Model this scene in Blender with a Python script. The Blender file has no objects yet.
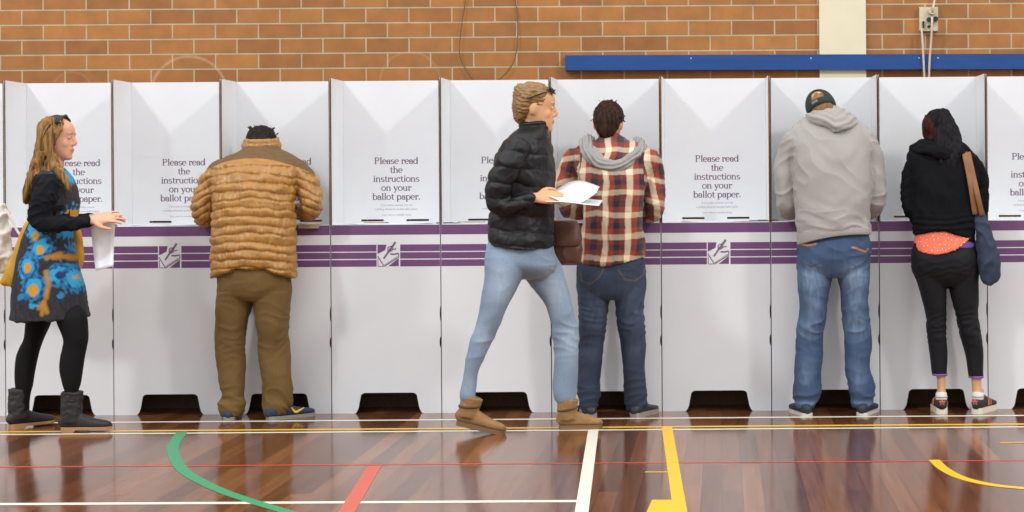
import bpy, bmesh, math, random
import numpy as np
from mathutils import Vector, Matrix, Euler

# ------------------------------------------------------------------ camera, light, exposure
SC = bpy.context.scene
COL = SC.collection
F = 1835.0; CAM_H = 1.237; VX, VY = 720.0, 184.0; ROLL = 0.0070
cam_d = bpy.data.cameras.new('camera'); cam = bpy.data.objects.new('camera', cam_d); COL.objects.link(cam)
cam_d.sensor_width = 36.0; cam_d.lens = F / 1024 * 36.0
cam_d.shift_x = (512 - VX) / 1024; cam_d.shift_y = -(256 - VY) / 1024
cam_d.clip_end = 200
cam.matrix_world = Matrix.Translation((0, -10, CAM_H)) @ Matrix.Rotation(math.pi / 2, 4, 'X') @ Matrix.Rotation(-ROLL, 4, 'Z')
SC.camera = cam
SC.view_settings.view_transform = 'Standard'; SC.view_settings.look = 'None'
SC.view_settings.gamma = 1; SC.view_settings.use_curve_mapping = False
SC.view_settings.exposure = 0.0

world = bpy.data.worlds.new('gym_air'); SC.world = world; world.use_nodes = True
wb = world.node_tree.nodes['Background']; wb.inputs[0].default_value = (0.97, 0.975, 1.0, 1); wb.inputs[1].default_value = 1.0

_n = world.node_tree.nodes; _l = world.node_tree.links                      # bright ceiling overhead, dim lower hall
_tc = _n.new('ShaderNodeTexCoord'); _sx = _n.new('ShaderNodeSeparateXYZ'); _l.new(_tc.outputs['Generated'], _sx.inputs[0])
_mr = _n.new('ShaderNodeValToRGB'); _mr.color_ramp.elements[0].position = 0.0; _mr.color_ramp.elements[0].color = (.34, .345, .36, 1)
_mr.color_ramp.elements[1].position = .75; _mr.color_ramp.elements[1].color = (1.0, 1.0, 1.0, 1)
_l.new(_sx.outputs['Z'], _mr.inputs[0]); _l.new(_mr.outputs[0], wb.inputs[0]); wb.inputs[1].default_value = 1.75

def lamp(name, loc, target, size, power, color):
    d = bpy.data.lights.new(name, 'AREA'); d.shape = 'DISK'; d.size = size; d.energy = power; d.color = color
    o = bpy.data.objects.new(name, d); COL.objects.link(o); o.location = loc
    o.rotation_euler = (Vector(target) - Vector(loc)).to_track_quat('-Z', 'Y').to_euler()
    return o
lamp('gym_lamp_west', (-17, -17.5, 20), (-1, 0, 1), 2.6, 2400, (0.97, 0.98, 1.0))
lamp('gym_lamp_east', (19, -17.5, 19), (-1, 0, 1), 2.8, 2500, (1.0, 0.96, 0.90))

# ------------------------------------------------------------------ picture <-> place
def unroll(px, py):
    dx, dy = px - VX, py - VY; c, s = math.cos(ROLL), math.sin(ROLL)
    return dx * c - dy * s, dx * s + dy * c
def P(px, py, Y):
    ux, uy = unroll(px, py); d = Y + 10.0
    return Vector((ux * d / F, Y, CAM_H - uy * d / F))
def FL(px, py, z=0.0):
    ux, uy = unroll(px, py); d = (CAM_H - z) * F / uy
    return Vector((ux * d / F, d - 10.0, z))
def S(Y): return (Y + 10.0) / F            # metres per pixel at depth Y

def lin(c):
    return tuple(((v / 255) / 12.92 if v / 255 <= .04045 else ((v / 255 + .055) / 1.055) ** 2.4) for v in c)

# ------------------------------------------------------------------ materials
MATS = {}
def mat(name, rgb, rough=.6, noise=0.0, nscale=40, bump=0.0, bscale=200, sheen=0.0, metal=0.0, spec=.5, attr=None, stretch=(1, 1, 1), rgb2=None, bstretch=None):
    if name in MATS: return MATS[name]
    m = bpy.data.materials.new(name); m.use_nodes = True; MATS[name] = m
    nt = m.node_tree; N = nt.nodes; L = nt.links; b = N['Principled BSDF']
    b.inputs['Roughness'].default_value = rough; b.inputs['Metallic'].default_value = metal
    b.inputs['Specular IOR Level'].default_value = spec
    if sheen: b.inputs['Sheen Weight'].default_value = sheen
    col = (*lin(rgb), 1); b.inputs['Base Color'].default_value = col
    tc = N.new('ShaderNodeTexCoord')
    src = None
    if attr:
        a = N.new('ShaderNodeVertexColor'); a.layer_name = attr; src = a.outputs['Color']
    if noise or rgb2:
        mp = N.new('ShaderNodeMapping'); mp.inputs['Scale'].default_value = stretch; L.new(tc.outputs['Object'], mp.inputs[0])
        n = N.new('ShaderNodeTexNoise'); n.inputs['Scale'].default_value = nscale; n.inputs['Detail'].default_value = 4
        L.new(mp.outputs[0], n.inputs['Vector'])
        mx = N.new('ShaderNodeMix'); mx.data_type = 'RGBA'
        r = N.new('ShaderNodeMapRange'); r.inputs[1].default_value = .3; r.inputs[2].default_value = .7
        L.new(n.outputs['Fac'], r.inputs[0])
        if rgb2:
            L.new(r.outputs[0], mx.inputs['Factor'])
            mx.inputs['A'].default_value = col; mx.inputs['B'].default_value = (*lin(rgb2), 1)
        else:
            mx.blend_type = 'MULTIPLY'; mx.inputs['Factor'].default_value = 1
            if src: L.new(src, mx.inputs['A'])
            else: mx.inputs['A'].default_value = col
            r.inputs[3].default_value = 1 - noise; r.inputs[4].default_value = 1 + noise
            L.new(r.outputs[0], mx.inputs['B'])
        src = mx.outputs['Result']
    if src: L.new(src, b.inputs['Base Color'])
    if bump:
        n2 = N.new('ShaderNodeTexNoise'); n2.inputs['Scale'].default_value = bscale; n2.inputs['Detail'].default_value = 3
        if bstretch:
            mp2 = N.new('ShaderNodeMapping'); mp2.inputs['Scale'].default_value = bstretch; L.new(tc.outputs['Object'], mp2.inputs[0]); L.new(mp2.outputs[0], n2.inputs['Vector'])
        else: L.new(tc.outputs['Object'], n2.inputs['Vector'])
        bp = N.new('ShaderNodeBump'); bp.inputs['Strength'].default_value = bump; bp.inputs['Distance'].default_value = .004
        L.new(n2.outputs['Fac'], bp.inputs['Height']); L.new(bp.outputs[0], b.inputs['Normal'])
    return m

# ------------------------------------------------------------------ object helpers
def link_mesh(name, me, mats, parent=None, loc=(0, 0, 0), smooth=False):
    o = bpy.data.objects.new(name, me); COL.objects.link(o)
    for m in (mats if isinstance(mats, (list, tuple)) else [mats]): me.materials.append(m)
    o.location = loc
    if parent: o.parent = parent
    if smooth and len(me.polygons): me.polygons.foreach_set('use_smooth', [True] * len(me.polygons))
    return o
def bm_obj(name, bm, mats, parent=None, loc=(0, 0, 0), smooth=False, origin=None):
    bmesh.ops.recalc_face_normals(bm, faces=bm.faces[:])
    if origin is not None: bmesh.ops.translate(bm, verts=bm.verts[:], vec=-Vector(origin))
    me = bpy.data.meshes.new(name); bm.to_mesh(me); bm.free()
    return link_mesh(name, me, mats, parent, loc, smooth)
def empty(name, loc, parent=None):
    o = bpy.data.objects.new(name, None); COL.objects.link(o); o.location = loc; o.empty_display_size = .1
    if parent: o.parent = parent
    return o
def tag(o, label, cat, group=None):
    o['label'] = label; o['category'] = cat
    if group: o['group'] = group
    return o
def structure(o):
    o['kind'] = 'structure'; return o

def box(bm, x0, x1, y0, y1, z0, z1, mi=0):
    v = [bm.verts.new((x, y, z)) for z in (z0, z1) for y in (y0, y1) for x in (x0, x1)]
    fs = []
    for q in ((0, 2, 3, 1), (4, 5, 7, 6), (0, 1, 5, 4), (2, 6, 7, 3), (0, 4, 6, 2), (1, 3, 7, 5)):
        f = bm.faces.new([v[i] for i in q]); f.material_index = mi; fs.append(f)
    return fs
def prism(bm, pts, y0, y1, mi=0):
    """outline in (x,z), extruded from y0 to y1"""
    a = [bm.verts.new((x, y0, z)) for x, z in pts]; b = [bm.verts.new((x, y1, z)) for x, z in pts]
    n = len(pts)
    f = bm.faces.new(a); g = bm.faces.new(b[::-1]); fs = [f, g]
    for i in range(n):
        fs.append(bm.faces.new([a[i], b[i], b[(i + 1) % n], a[(i + 1) % n]]))
    for q in fs: q.material_index = mi
    bmesh.ops.triangulate(bm, faces=[f, g], ngon_method='EAR_CLIP')
def wire(name, pts, r, m, parent=None, res=4):
    """round cable through points, as a mesh"""
    bm = bmesh.new(); tube(bm, [(p[0], p[1], p[2], r, r) for p in pts], n=8, sub=res)
    return bm_obj(name, bm, m, parent, smooth=True)

# ------------------------------------------------------------------ lofts
def catmull(vals, sub):
    a = np.array(vals, float)
    if sub <= 1 or len(a) < 3: return a
    ext = np.vstack([2 * a[0] - a[1], a, 2 * a[-1] - a[-2]]); out = []
    for i in range(1, len(ext) - 2):
        p0, p1, p2, p3 = ext[i - 1:i + 3]
        for k in range(sub):
            t = k / sub
            out.append(.5 * ((2 * p1) + (-p0 + p2) * t + (2 * p0 - 5 * p1 + 4 * p2 - p3) * t * t + (-p0 + 3 * p1 - 3 * p2 + p3) * t ** 3))
    out.append(a[-1]); return np.array(out)
def skin_rings(bm, rings, mi=0):
    n = len(rings[0]); vs = [[bm.verts.new(p) for p in r] for r in rings]
    for i in range(len(vs) - 1):
        for j in range(n):
            bm.faces.new([vs[i][j], vs[i][(j + 1) % n], vs[i + 1][(j + 1) % n], vs[i + 1][j]]).material_index = mi
    for r, flip in ((vs[0], True), (vs[-1], False)):
        c = bm.verts.new(sum((v.co for v in r), Vector()) / n)
        for j in range(n):
            q = [r[j], r[(j + 1) % n], c]
            bm.faces.new(q[::-1] if flip else q).material_index = mi
def tube(bm, pts, n=16, sub=4, hint=(0, 1, 0), round_end=True, exp=2.0, mi=0):
    """pts: (x,y,z,ra,rb); ra lies across the hint direction, rb along it"""
    a = catmull(pts, sub); C = [Vector(p[:3]) for p in a]; R = [(max(p[3], .0008), max(p[4], .0008)) for p in a]
    h = Vector(hint); rings = []
    def ring(c, t, h, ra, rb):
        b = (h - h.dot(t) * t)
        if b.length < 1e-4: b = Vector((1, 0, 0)) - t.x * t
        b.normalize(); A = t.cross(b); r = []
        for j in range(n):
            th = 2 * math.pi * j / n; cc, ss = math.cos(th), math.sin(th)
            cx = math.copysign(abs(cc) ** (2 / exp), cc); sx = math.copysign(abs(ss) ** (2 / exp), ss)
            r.append(c + A * (ra * cx) + b * (rb * sx))
        return r, b
    m = len(C)
    for i in range(m):
        t = (C[min(i + 1, m - 1)] - C[max(i - 1, 0)]); t = t.normalized() if t.length > 1e-9 else Vector((0, 0, 1))
        if i == 0 and round_end:
            k = min(R[0]) * .9
            for q in (.95, .7):
                rr, _ = ring(C[0] - t * k * q, t, h, R[0][0] * math.sqrt(1 - q * q), R[0][1] * math.sqrt(1 - q * q)); rings.append(rr)
        rr, h = ring(C[i], t, h, *R[i]); rings.append(rr)
        if i == m - 1 and round_end:
            k = min(R[-1]) * .9
            for q in (.7, .95):
                rr, _ = ring(C[-1] + t * k * q, t, h, R[-1][0] * math.sqrt(1 - q * q), R[-1][1] * math.sqrt(1 - q * q)); rings.append(rr)
    skin_rings(bm, rings, mi)
def loft(bm, rows, n=36, sub=4, exp=2.3, shrink=0.0):
    """rows: (py, xl, xr, Yc, half_depth[, bow_px[, tilt_px]]) -> stacked horizontal rings, widths measured in the photograph.
    bow lifts the ring's middle, tilt lifts its right side (pixels)"""
    rows = [tuple(r) + (0,) * (7 - len(r)) for r in rows]
    a = catmull(rows, sub); rings = []
    for py, xl, xr, Yc, hd, bow, tilt in a:
        p0, p1 = P(xl, py, Yc), P(xr, py, Yc); c = (p0 + p1) / 2; w = max((p1.x - p0.x) / 2 - shrink, .01); d = max(hd - shrink, .01); s = S(Yc); r = []
        for j in range(n):
            th = 2 * math.pi * j / n; cc, ss = math.cos(th), math.sin(th)
            u = math.copysign(abs(cc) ** (2 / exp), cc); v = math.copysign(abs(ss) ** (2 / exp), ss)
            r.append(Vector((c.x + w * u, Yc + d * v, c.z + s * (bow * (1 - u * u) + tilt * u))))
        rings.append(r)
    skin_rings(bm, rings)
def T(px, py, Y, rpx, rb=None):
    p = P(px, py, Y); r = rpx * S(Y)
    return (p.x, p.y, p.z, r, rb if rb is not None else r)
def thin(pts, k): return [(p[0], p[1], p[2], max(p[3] - k, .012), max(p[4] - k, .012)) for p in pts]
def ball(bm, c, r, M=None, seg=16, mi=0):
    """ellipsoid; r = (rx, ry, rz), M = optional rotation"""
    n = len(bm.verts)
    g = bmesh.ops.create_uvsphere(bm, u_segments=seg, v_segments=max(8, seg * 2 // 3), radius=1)
    for v in g['verts']:
        p = Vector((v.co.x * r[0], v.co.y * r[1], v.co.z * r[2]))
        v.co = (M @ p if M else p) + Vector(c)
    for f in {f for v in g['verts'] for f in v.link_faces}: f.material_index = mi

def bake(bm, voxel=.006, smooth=3, fac=.5):
    bmesh.ops.recalc_face_normals(bm, faces=bm.faces[:])
    me = bpy.data.meshes.new('tmp'); bm.to_mesh(me); bm.free()
    o = bpy.data.objects.new('tmp', me); COL.objects.link(o)
    r = o.modifiers.new('r', 'REMESH'); r.mode = 'VOXEL'; r.voxel_size = voxel; r.adaptivity = 0
    if smooth:
        s = o.modifiers.new('s', 'SMOOTH'); s.factor = fac; s.iterations = smooth
    dg = bpy.context.evaluated_depsgraph_get()
    out = bpy.data.meshes.new_from_object(o.evaluated_get(dg))
    bpy.data.objects.remove(o); bpy.data.meshes.remove(me)
    return out
def get_co(me):
    a = np.empty(len(me.vertices) * 3); me.vertices.foreach_get('co', a); return a.reshape(-1, 3)
def get_no(me):
    a = np.empty(len(me.vertices) * 3); me.vertex_normals.foreach_get('vector', a); return a.reshape(-1, 3)
def set_co(me, co): me.vertices.foreach_set('co', co.ravel()); me.update()
def push(me, d):
    set_co(me, get_co(me) + get_no(me) * np.asarray(d)[:, None])
def gn(co, lam, seed, stretch=(1, 1, 1), N=10):
    """smooth random field about -1..1 with wavelength lam (numpy)"""
    rs = np.random.RandomState(seed); st = np.array(stretch); out = np.zeros(len(co))
    q = co * st
    w = np.sin(q @ (rs.randn(3) * 1.5 / lam) + rs.rand() * 6) * 1.0
    for i in range(N):
        k = rs.randn(3); k /= np.linalg.norm(k)
        out += np.sin(q @ (k * 2 * math.pi / (lam * (.7 + .8 * rs.rand()))) + rs.rand() * 6.28 + w)
    return out / math.sqrt(N / 2) / 1.6
def ridge(co, lam, seed, stretch=(1, 1, 1)):
    return 1 - 2 * np.abs(np.tanh(gn(co, lam, seed, stretch)))      # sharp crests
def folds(co, lam, seed, stretch=(1, 1, 1), a=.045):
    w = co + a * np.stack([gn(co, .30, seed + 50 + i) for i in range(3)], 1)
    return ridge(w, lam, seed, stretch)
def band(x, a, b, soft):
    return np.clip((x - a) / soft, 0, 1) * np.clip((b - x) / soft, 0, 1)
def paint(me, name, rgb):
    at = me.color_attributes.new(name, 'FLOAT_COLOR', 'POINT')
    a = np.ones((len(me.vertices), 4)); a[:, :3] = rgb; at.data.foreach_set('color', a.ravel())
def face_mats(me, fn):
    c = np.empty(len(me.polygons) * 3); me.polygons.foreach_get('center', c); idx = fn(c.reshape(-1, 3)).astype(np.int32)
    me.polygons.foreach_set('material_index', idx)
def put(name, me, mats, root, base):
    """mesh in world coordinates -> object whose origin is the thing's base"""
    set_co(me, get_co(me) - np.array(base))
    return link_mesh(name, me, mats, root, base if root is None else (0, 0, 0), smooth=True)
def put_bm(name, bm, mats, root, base, smooth=True):
    bmesh.ops.recalc_face_normals(bm, faces=bm.faces[:])
    me = bpy.data.meshes.new(name); bm.to_mesh(me); bm.free()
    set_co(me, get_co(me) - np.array(base))
    return link_mesh(name, me, mats, root, base if root is None else (0, 0, 0), smooth=smooth)

# ------------------------------------------------------------------ the setting: brick wall, timber floor
WY = 0.60
def brick_material():
    m = bpy.data.materials.new('orange_brick'); m.use_nodes = True; nt = m.node_tree; N = nt.nodes; L = nt.links; b = N['Principled BSDF']
    tc = N.new('ShaderNodeTexCoord'); sx = N.new('ShaderNodeSeparateXYZ'); L.new(tc.outputs['Object'], sx.inputs[0])
    cb = N.new('ShaderNodeCombineXYZ'); L.new(sx.outputs['X'], cb.inputs['X']); L.new(sx.outputs['Z'], cb.inputs['Y'])
    mp = N.new('ShaderNodeMapping'); mp.inputs['Location'].default_value = (BR_OX, BR_OZ, 0); L.new(cb.outputs[0], mp.inputs[0])
    br = N.new('ShaderNodeTexBrick'); L.new(mp.outputs[0], br.inputs['Vector'])
    br.inputs['Scale'].default_value = 1; br.inputs['Brick Width'].default_value = .2485; br.inputs['Row Height'].default_value = .0867
    br.inputs['Mortar Size'].default_value = .0052; br.inputs['Mortar Smooth'].default_value = .25; br.inputs['Bias'].default_value = 0
    br.inputs['Color1'].default_value = (*lin((178, 120, 62)), 1); br.inputs['Color2'].default_value = (*lin((152, 101, 56)), 1)
    br.inputs['Mortar'].default_value = (*lin((186, 170, 138)), 1)
    n = N.new('ShaderNodeTexNoise'); n.inputs['Scale'].default_value = 9; n.inputs['Detail'].default_value = 6; L.new(tc.outputs['Object'], n.inputs['Vector'])
    r = N.new('ShaderNodeMapRange'); r.inputs[1].default_value = .3; r.inputs[2].default_value = .7; r.inputs[3].default_value = .86; r.inputs[4].default_value = 1.12
    L.new(n.outputs['Fac'], r.inputs[0])
    mx = N.new('ShaderNodeMix'); mx.data_type = 'RGBA'; mx.blend_type = 'MULTIPLY'; mx.inputs['Factor'].default_value = 1
    L.new(br.outputs['Color'], mx.inputs['A']); L.new(r.outputs[0], mx.inputs['B'])
    src = mx.outputs['Result']
    # pale ball marks: rings rubbed onto the bricks
    for px, py, rad, wid, k in ((189, 94.5, 38, 2.2, .5), (410, 82, 30, 2.0, .2), (72, 92, 20, 1.6, .15)):
        c = P(px, py, WY); s = S(WY)
        cx = N.new('ShaderNodeVectorMath'); cx.operation = 'DISTANCE'; L.new(tc.outputs['Object'], cx.inputs[0]); cx.inputs[1].default_value = (c.x, 0, c.z)
        d = N.new('ShaderNodeMath'); d.operation = 'SUBTRACT'; L.new(cx.outputs['Value'], d.inputs[0]); d.inputs[1].default_value = rad * s
        ab = N.new('ShaderNodeMath'); ab.operation = 'ABSOLUTE'; L.new(d.outputs[0], ab.inputs[0])
        rr = N.new('ShaderNodeMapRange'); L.new(ab.outputs[0], rr.inputs[0]); rr.inputs[1].default_value = 0; rr.inputs[2].default_value = wid * s; rr.inputs[3].default_value = k; rr.inputs[4].default_value = 0
        mk = N.new('ShaderNodeMath'); mk.operation = 'MULTIPLY'; L.new(rr.outputs[0], mk.inputs[0]); L.new(n.outputs['Fac'], mk.inputs[1]); 
        mk2 = N.new('ShaderNodeMath'); mk2.operation = 'MULTIPLY'; L.new(mk.outputs[0], mk2.inputs[0]); mk2.inputs[1].default_value = 1.8
        m2 = N.new('ShaderNodeMix'); m2.data_type = 'RGBA'; L.new(mk2.outputs[0], m2.inputs['Factor']); L.new(src, m2.inputs['A']); m2.inputs['B'].default_value = (*lin((214, 180, 150)), 1)
        src = m2.outputs['Result']
    L.new(src, b.inputs['Base Color']); b.inputs['Roughness'].default_value = .75
    n2 = N.new('ShaderNodeTexNoise'); n2.inputs['Scale'].default_value = 120; L.new(tc.outputs['Object'], n2.inputs['Vector'])
    mh = N.new('ShaderNodeMath'); mh.operation = 'MULTIPLY_ADD'; L.new(br.outputs['Fac'], mh.inputs[0]); mh.inputs[1].default_value = -1.0; 
    sc = N.new('ShaderNodeMath'); sc.operation = 'MULTIPLY'; L.new(n2.outputs['Fac'], sc.inputs[0]); sc.inputs[1].default_value = .25
    L.new(sc.outputs[0], mh.inputs[2])
    bp = N.new('ShaderNodeBump'); bp.inputs['Strength'].default_value = .7; bp.inputs['Distance'].default_value = .006
    L.new(mh.outputs[0], bp.inputs['Height']); L.new(bp.outputs[0], b.inputs['Normal'])
    return m
p_ = P(512 + 190 / 4, 26, WY); BR_OX = -p_.x + .2485 * 40; BR_OZ = -P(512, 36.8, WY).z + .0867 * 41

bm = bmesh.new(); box(bm, -7, 5, 0, .25, 0, 3.6)
wall = structure(bm_obj('wall_back', bm, brick_material(), loc=(0, WY, 0)))

def floor_material():
    m = bpy.data.materials.new('varnished_boards'); m.use_nodes = True; nt = m.node_tree; N = nt.nodes; L = nt.links; b = N['Principled BSDF']
    tc = N.new('ShaderNodeTexCoord'); sx = N.new('ShaderNodeSeparateXYZ'); L.new(tc.outputs['Object'], sx.inputs[0])
    cb = N.new('ShaderNodeCombineXYZ'); L.new(sx.outputs['Y'], cb.inputs['X']); L.new(sx.outputs['X'], cb.inputs['Y'])
    br = N.new('ShaderNodeTexBrick'); L.new(cb.outputs[0], br.inputs['Vector']); br.offset = .37; br.offset_frequency = 3
    br.inputs['Scale'].default_value = 1; br.inputs['Brick Width'].default_value = 1.9; br.inputs['Row Height'].default_value = .083
    br.inputs['Mortar Size'].default_value = .0012; br.inputs['Bias'].default_value = -.15
    br.inputs['Color1'].default_value = (*lin((94, 56, 35)), 1); br.inputs['Color2'].default_value = (*lin((142, 92, 60)), 1); br.inputs['Mortar'].default_value = (*lin((50, 26, 16)), 1)
    mp = N.new('ShaderNodeMapping'); mp.inputs['Scale'].default_value = (14, .8, 1); L.new(tc.outputs['Object'], mp.inputs[0])
    n = N.new('ShaderNodeTexNoise'); n.inputs['Scale'].default_value = 3; n.inputs['Detail'].default_value = 5; L.new(mp.outputs[0], n.inputs['Vector'])
    r = N.new('ShaderNodeMapRange'); r.inputs[1].default_value = .3; r.inputs[2].default_value = .7; r.inputs[3].default_value = .75; r.inputs[4].default_value = 1.2; L.new(n.outputs['Fac'], r.inputs[0])
    mx = N.new('ShaderNodeMix'); mx.data_type = 'RGBA'; mx.blend_type = 'MULTIPLY'; mx.inputs['Factor'].default_value = 1
    L.new(br.outputs['Color'], mx.inputs['A']); L.new(r.outputs[0], mx.inputs['B']); L.new(mx.outputs['Result'], b.inputs['Base Color'])
    b.inputs['Roughness'].default_value = .13; b.inputs['IOR'].default_value = 1.47
    n2 = N.new('ShaderNodeTexNoise'); n2.inputs['Scale'].default_value = 2.2; n2.inputs['Detail'].default_value = 2
    mp2 = N.new('ShaderNodeMapping'); mp2.inputs['Scale'].default_value = (6, 1, 1); L.new(tc.outputs['Object'], mp2.inputs[0]); L.new(mp2.outputs[0], n2.inputs['Vector'])
    bp = N.new('ShaderNodeBump'); bp.inputs['Strength'].default_value = .07; bp.inputs['Distance'].default_value = .004
    L.new(n2.outputs['Fac'], bp.inputs['Height']); L.new(bp.outputs[0], b.inputs['Normal'])
    return m
bm = bmesh.new(); box(bm, -7, 5, -12, WY, -.1, 0)
floor = structure(bm_obj('floor', bm, floor_material()))

# court markings painted on the boards (children of the floor)
def court_line(name, pts, width, rgb, z=.0008, flat_end=True):
    m = mat('court_paint_%d_%d_%d' % rgb, rgb, rough=.4, spec=.25)
    a = catmull([(p.x, p.y) for p in pts], 8 if len(pts) > 2 else 1)
    bm = bmesh.new(); L0 = []; R0 = []
    for i in range(len(a)):
        t = a[min(i + 1, len(a) - 1)] - a[max(i - 1, 0)]; t = t / np.linalg.norm(t); nrm = np.array((-t[1], t[0])) * width / 2
        L0.append(bm.verts.new((*(a[i] + nrm), z))); R0.append(bm.verts.new((*(a[i] - nrm), z)))
    for i in range(len(a) - 1): bm.faces.new([L0[i], L0[i + 1], R0[i + 1], R0[i]])
    o = bm_obj(name, bm, m, floor); return o
WH = (226, 222, 206); YE = (230, 182, 36); RE = (200, 70, 52); GR = (62, 146, 104)
def two(p, q): return [FL(*p), FL(*q)]
court_line('white_court_line', two((-20, 423.4), (1044, 415.4)), .045, WH)
court_line('yellow_court_line', two((-20, 432.2), (1044, 424.0)), .05, YE, .0009)
court_line('white_court_line', two((-20, 434.8), (1044, 426.8)), .04, WH)
court_line('red_court_line', two((-20, 467.2), (1044, 460.4)), .024, RE)
court_line('white_court_line', two((-20, 504.4), (579, 501.2)), .05, WH)
court_line('white_court_line', two((593.5, 429), (580.5, 520)), .052, WH, .0011)
court_line('yellow_court_line', two((667, 427.5), (681.5, 520)), .053, YE, .0011)
court_line('yellow_court_line', two((645, 472.2), (668, 472.2)), .024, YE, .0010)
court_line('yellow_court_line', two((648, 509), (674, 509)), .40, YE, .0010)
court_line('red_court_line', two((374.5, 466), (336, 530)), .062, (196, 92, 76), .0012)
court_line('green_court_line', [FL(*p) for p in ((182, 432), (173.5, 445), (174, 455), (181, 468), (200, 481), (234, 495.5), (300, 516))], .055, GR, .0012)
court_line('yellow_court_line', [FL(*p) for p in ((934, 460), (944, 469), (962, 478), (992, 485), (1030, 489))], .05, YE, .0012)
court_line('yellow_court_line', two((1000, 443), (1026, 442.6)), .05, (196, 150, 60), .0010)

# cream pilaster strip, blue rail
cream = mat('cream_paint', (228, 220, 190), rough=.55, noise=.03, nscale=6)
a, b_ = P(819.5, 40, WY - .025), P(866, 40, WY - .025)
bm = bmesh.new(); box(bm, a.x, b_.x, WY - .025, WY + .01, 0, 3.4)
bmesh.ops.bevel(bm, geom=[e for e in bm.edges], offset=.004, segments=1)
structure(bm_obj('trim_pilaster', bm, cream))
blue = mat('blue_paint', (22, 72, 140), rough=.38, noise=.12, nscale=14, stretch=(.4, 1, 3), bump=.1, bscale=30)
p0, p1 = P(565, 55.2, WY - .05), P(565, 70.4, WY - .05); q0, q1 = P(1040, 54, WY - .05), P(1040, 69.2, WY - .05)
bm = bmesh.new()
v = [bm.verts.new((x, y, z)) for x, zt, zb in ((p0.x, p0.z, p1.z), (q0.x + .4, q0.z, q1.z)) for y in (WY - .05, WY + .005) for z in (zb, zt)]
for q in ((0, 1, 3, 2), (4, 6, 7, 5), (0, 4, 5, 1), (2, 3, 7, 6), (1, 5, 7, 3), (0, 2, 6, 4)): bm.faces.new([v[i] for i in q])
bmesh.ops.recalc_face_normals(bm, faces=bm.faces[:]); bmesh.ops.bevel(bm, geom=[e for e in bm.edges], offset=.006, segments=2)
rail = bm_obj('wall_rail', bm, blue)
tag(rail, 'long blue painted timber rail fixed along the brick wall above the booths', 'rail')
bm = bmesh.new()
for px in (691, 811, 919, 938):
    c = P(px, 58.6 if px < 900 else 58.3, WY - .051); ball(bm, c, (.006, .003, .006), seg=8)
bm_obj('screw_head', bm, mat('screw_steel', (170, 175, 180), rough=.4, metal=.6), rail, smooth=True)

# power outlet with plugs and cables
cr2 = mat('old_cream_plastic', (214, 202, 172), rough=.45, noise=.05, nscale=20); dk = mat('black_plastic', (38, 38, 40), rough=.45)
oy = WY - .03
a, b_ = P(919.6, 31, oy), P(938, 6.8, oy); cx, cz = (a.x + b_.x) / 2, (a.z + b_.z) / 2
outlet = empty('power_outlet', (cx, WY, cz))
tag(outlet, 'cream power outlet with dark plugs on the brick wall above the blue rail', 'power outlet')
base = Vector((cx, WY, cz))
bm = bmesh.new(); box(bm, a.x, b_.x, oy, WY + .004, a.z, b_.z); bmesh.ops.bevel(bm, geom=[e for e in bm.edges], offset=.005, segments=2)
bm_obj('face_plate', bm, cr2, outlet, origin=base)
for px, py, r, m_ in ((929, 19.5, .014, dk), (935.5, 19, .016, dk), (932, 11, .024, cr2), (929, 26.5, .009, dk)):
    c = P(px, py, oy - .012); bm = bmesh.new(); tube(bm, [(c.x, oy + .004, c.z, r, r), (c.x, oy - .03, c.z, r * .85, r * .85)], n=14, sub=1, hint=(0, 0, 1), round_end=False)
    bm_obj('plug' if m_ is cr2 or r > .01 else 'switch', bm, m_, outlet, origin=base, smooth=False)
c = P(923.4, 24, oy - .008); bm = bmesh.new(); box(bm, c.x - .005, c.x + .005, oy - .01, oy + .002, c.z - .022, c.z + .016); bmesh.ops.bevel(bm, geom=[e for e in bm.edges], offset=.003, segments=1)
bm_obj('switch', bm, dk, outlet, origin=base)
wc = mat('white_cable', (206, 190, 172), rough=.5)
def cable(name, pts, r, m, label):
    o = wire(name, [P(*p) for p in pts], r, m); tag(o, label, 'cable'); return o
cable('power_cable', [(921.6, 29, WY - .045), (922.5, 42, WY - .06), (923.5, 60, WY - .066), (924.2, 78, WY - .06), (924.5, 110, WY - .04)], .0065, wc, 'pale cable hanging from the left side of the power outlet')
cable('power_cable', [(932, 17.5, oy - .03), (932, 24, WY - .075), (931, 42, WY - .07), (929.6, 60, WY - .066), (929, 78, WY - .06), (928.6, 110, WY - .04)], .0065, wc, 'pale cable hanging from the dark plug in the middle of the power outlet')
cable('power_cable', [(932.6, 12, oy - .03), (933.2, 7, WY - .07), (934.4, 0, WY - .03), (935, -20, WY - .012)], .0065, wc, 'pale cable rising from the power outlet up out of the frame')
gc = mat('grey_wire', (96, 84, 72), rough=.5)
cable('hanging_wire', [(467, -25, WY - .01), (465.5, 0, WY - .012), (462, 22, WY - .02), (459.6, 45, WY - .02), (461, 60, WY - .02), (471, 77, WY - .02), (486, 88, WY - .02), (502, 77, WY - .02), (512, 65, WY - .02), (517, 48, WY - .02), (517.6, 20, WY - .012), (515.7, 0, WY - .012), (515.5, -25, WY - .01)], .0028, gc, 'thin dark wire hanging in a loop down the brick wall behind the booths')

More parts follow.
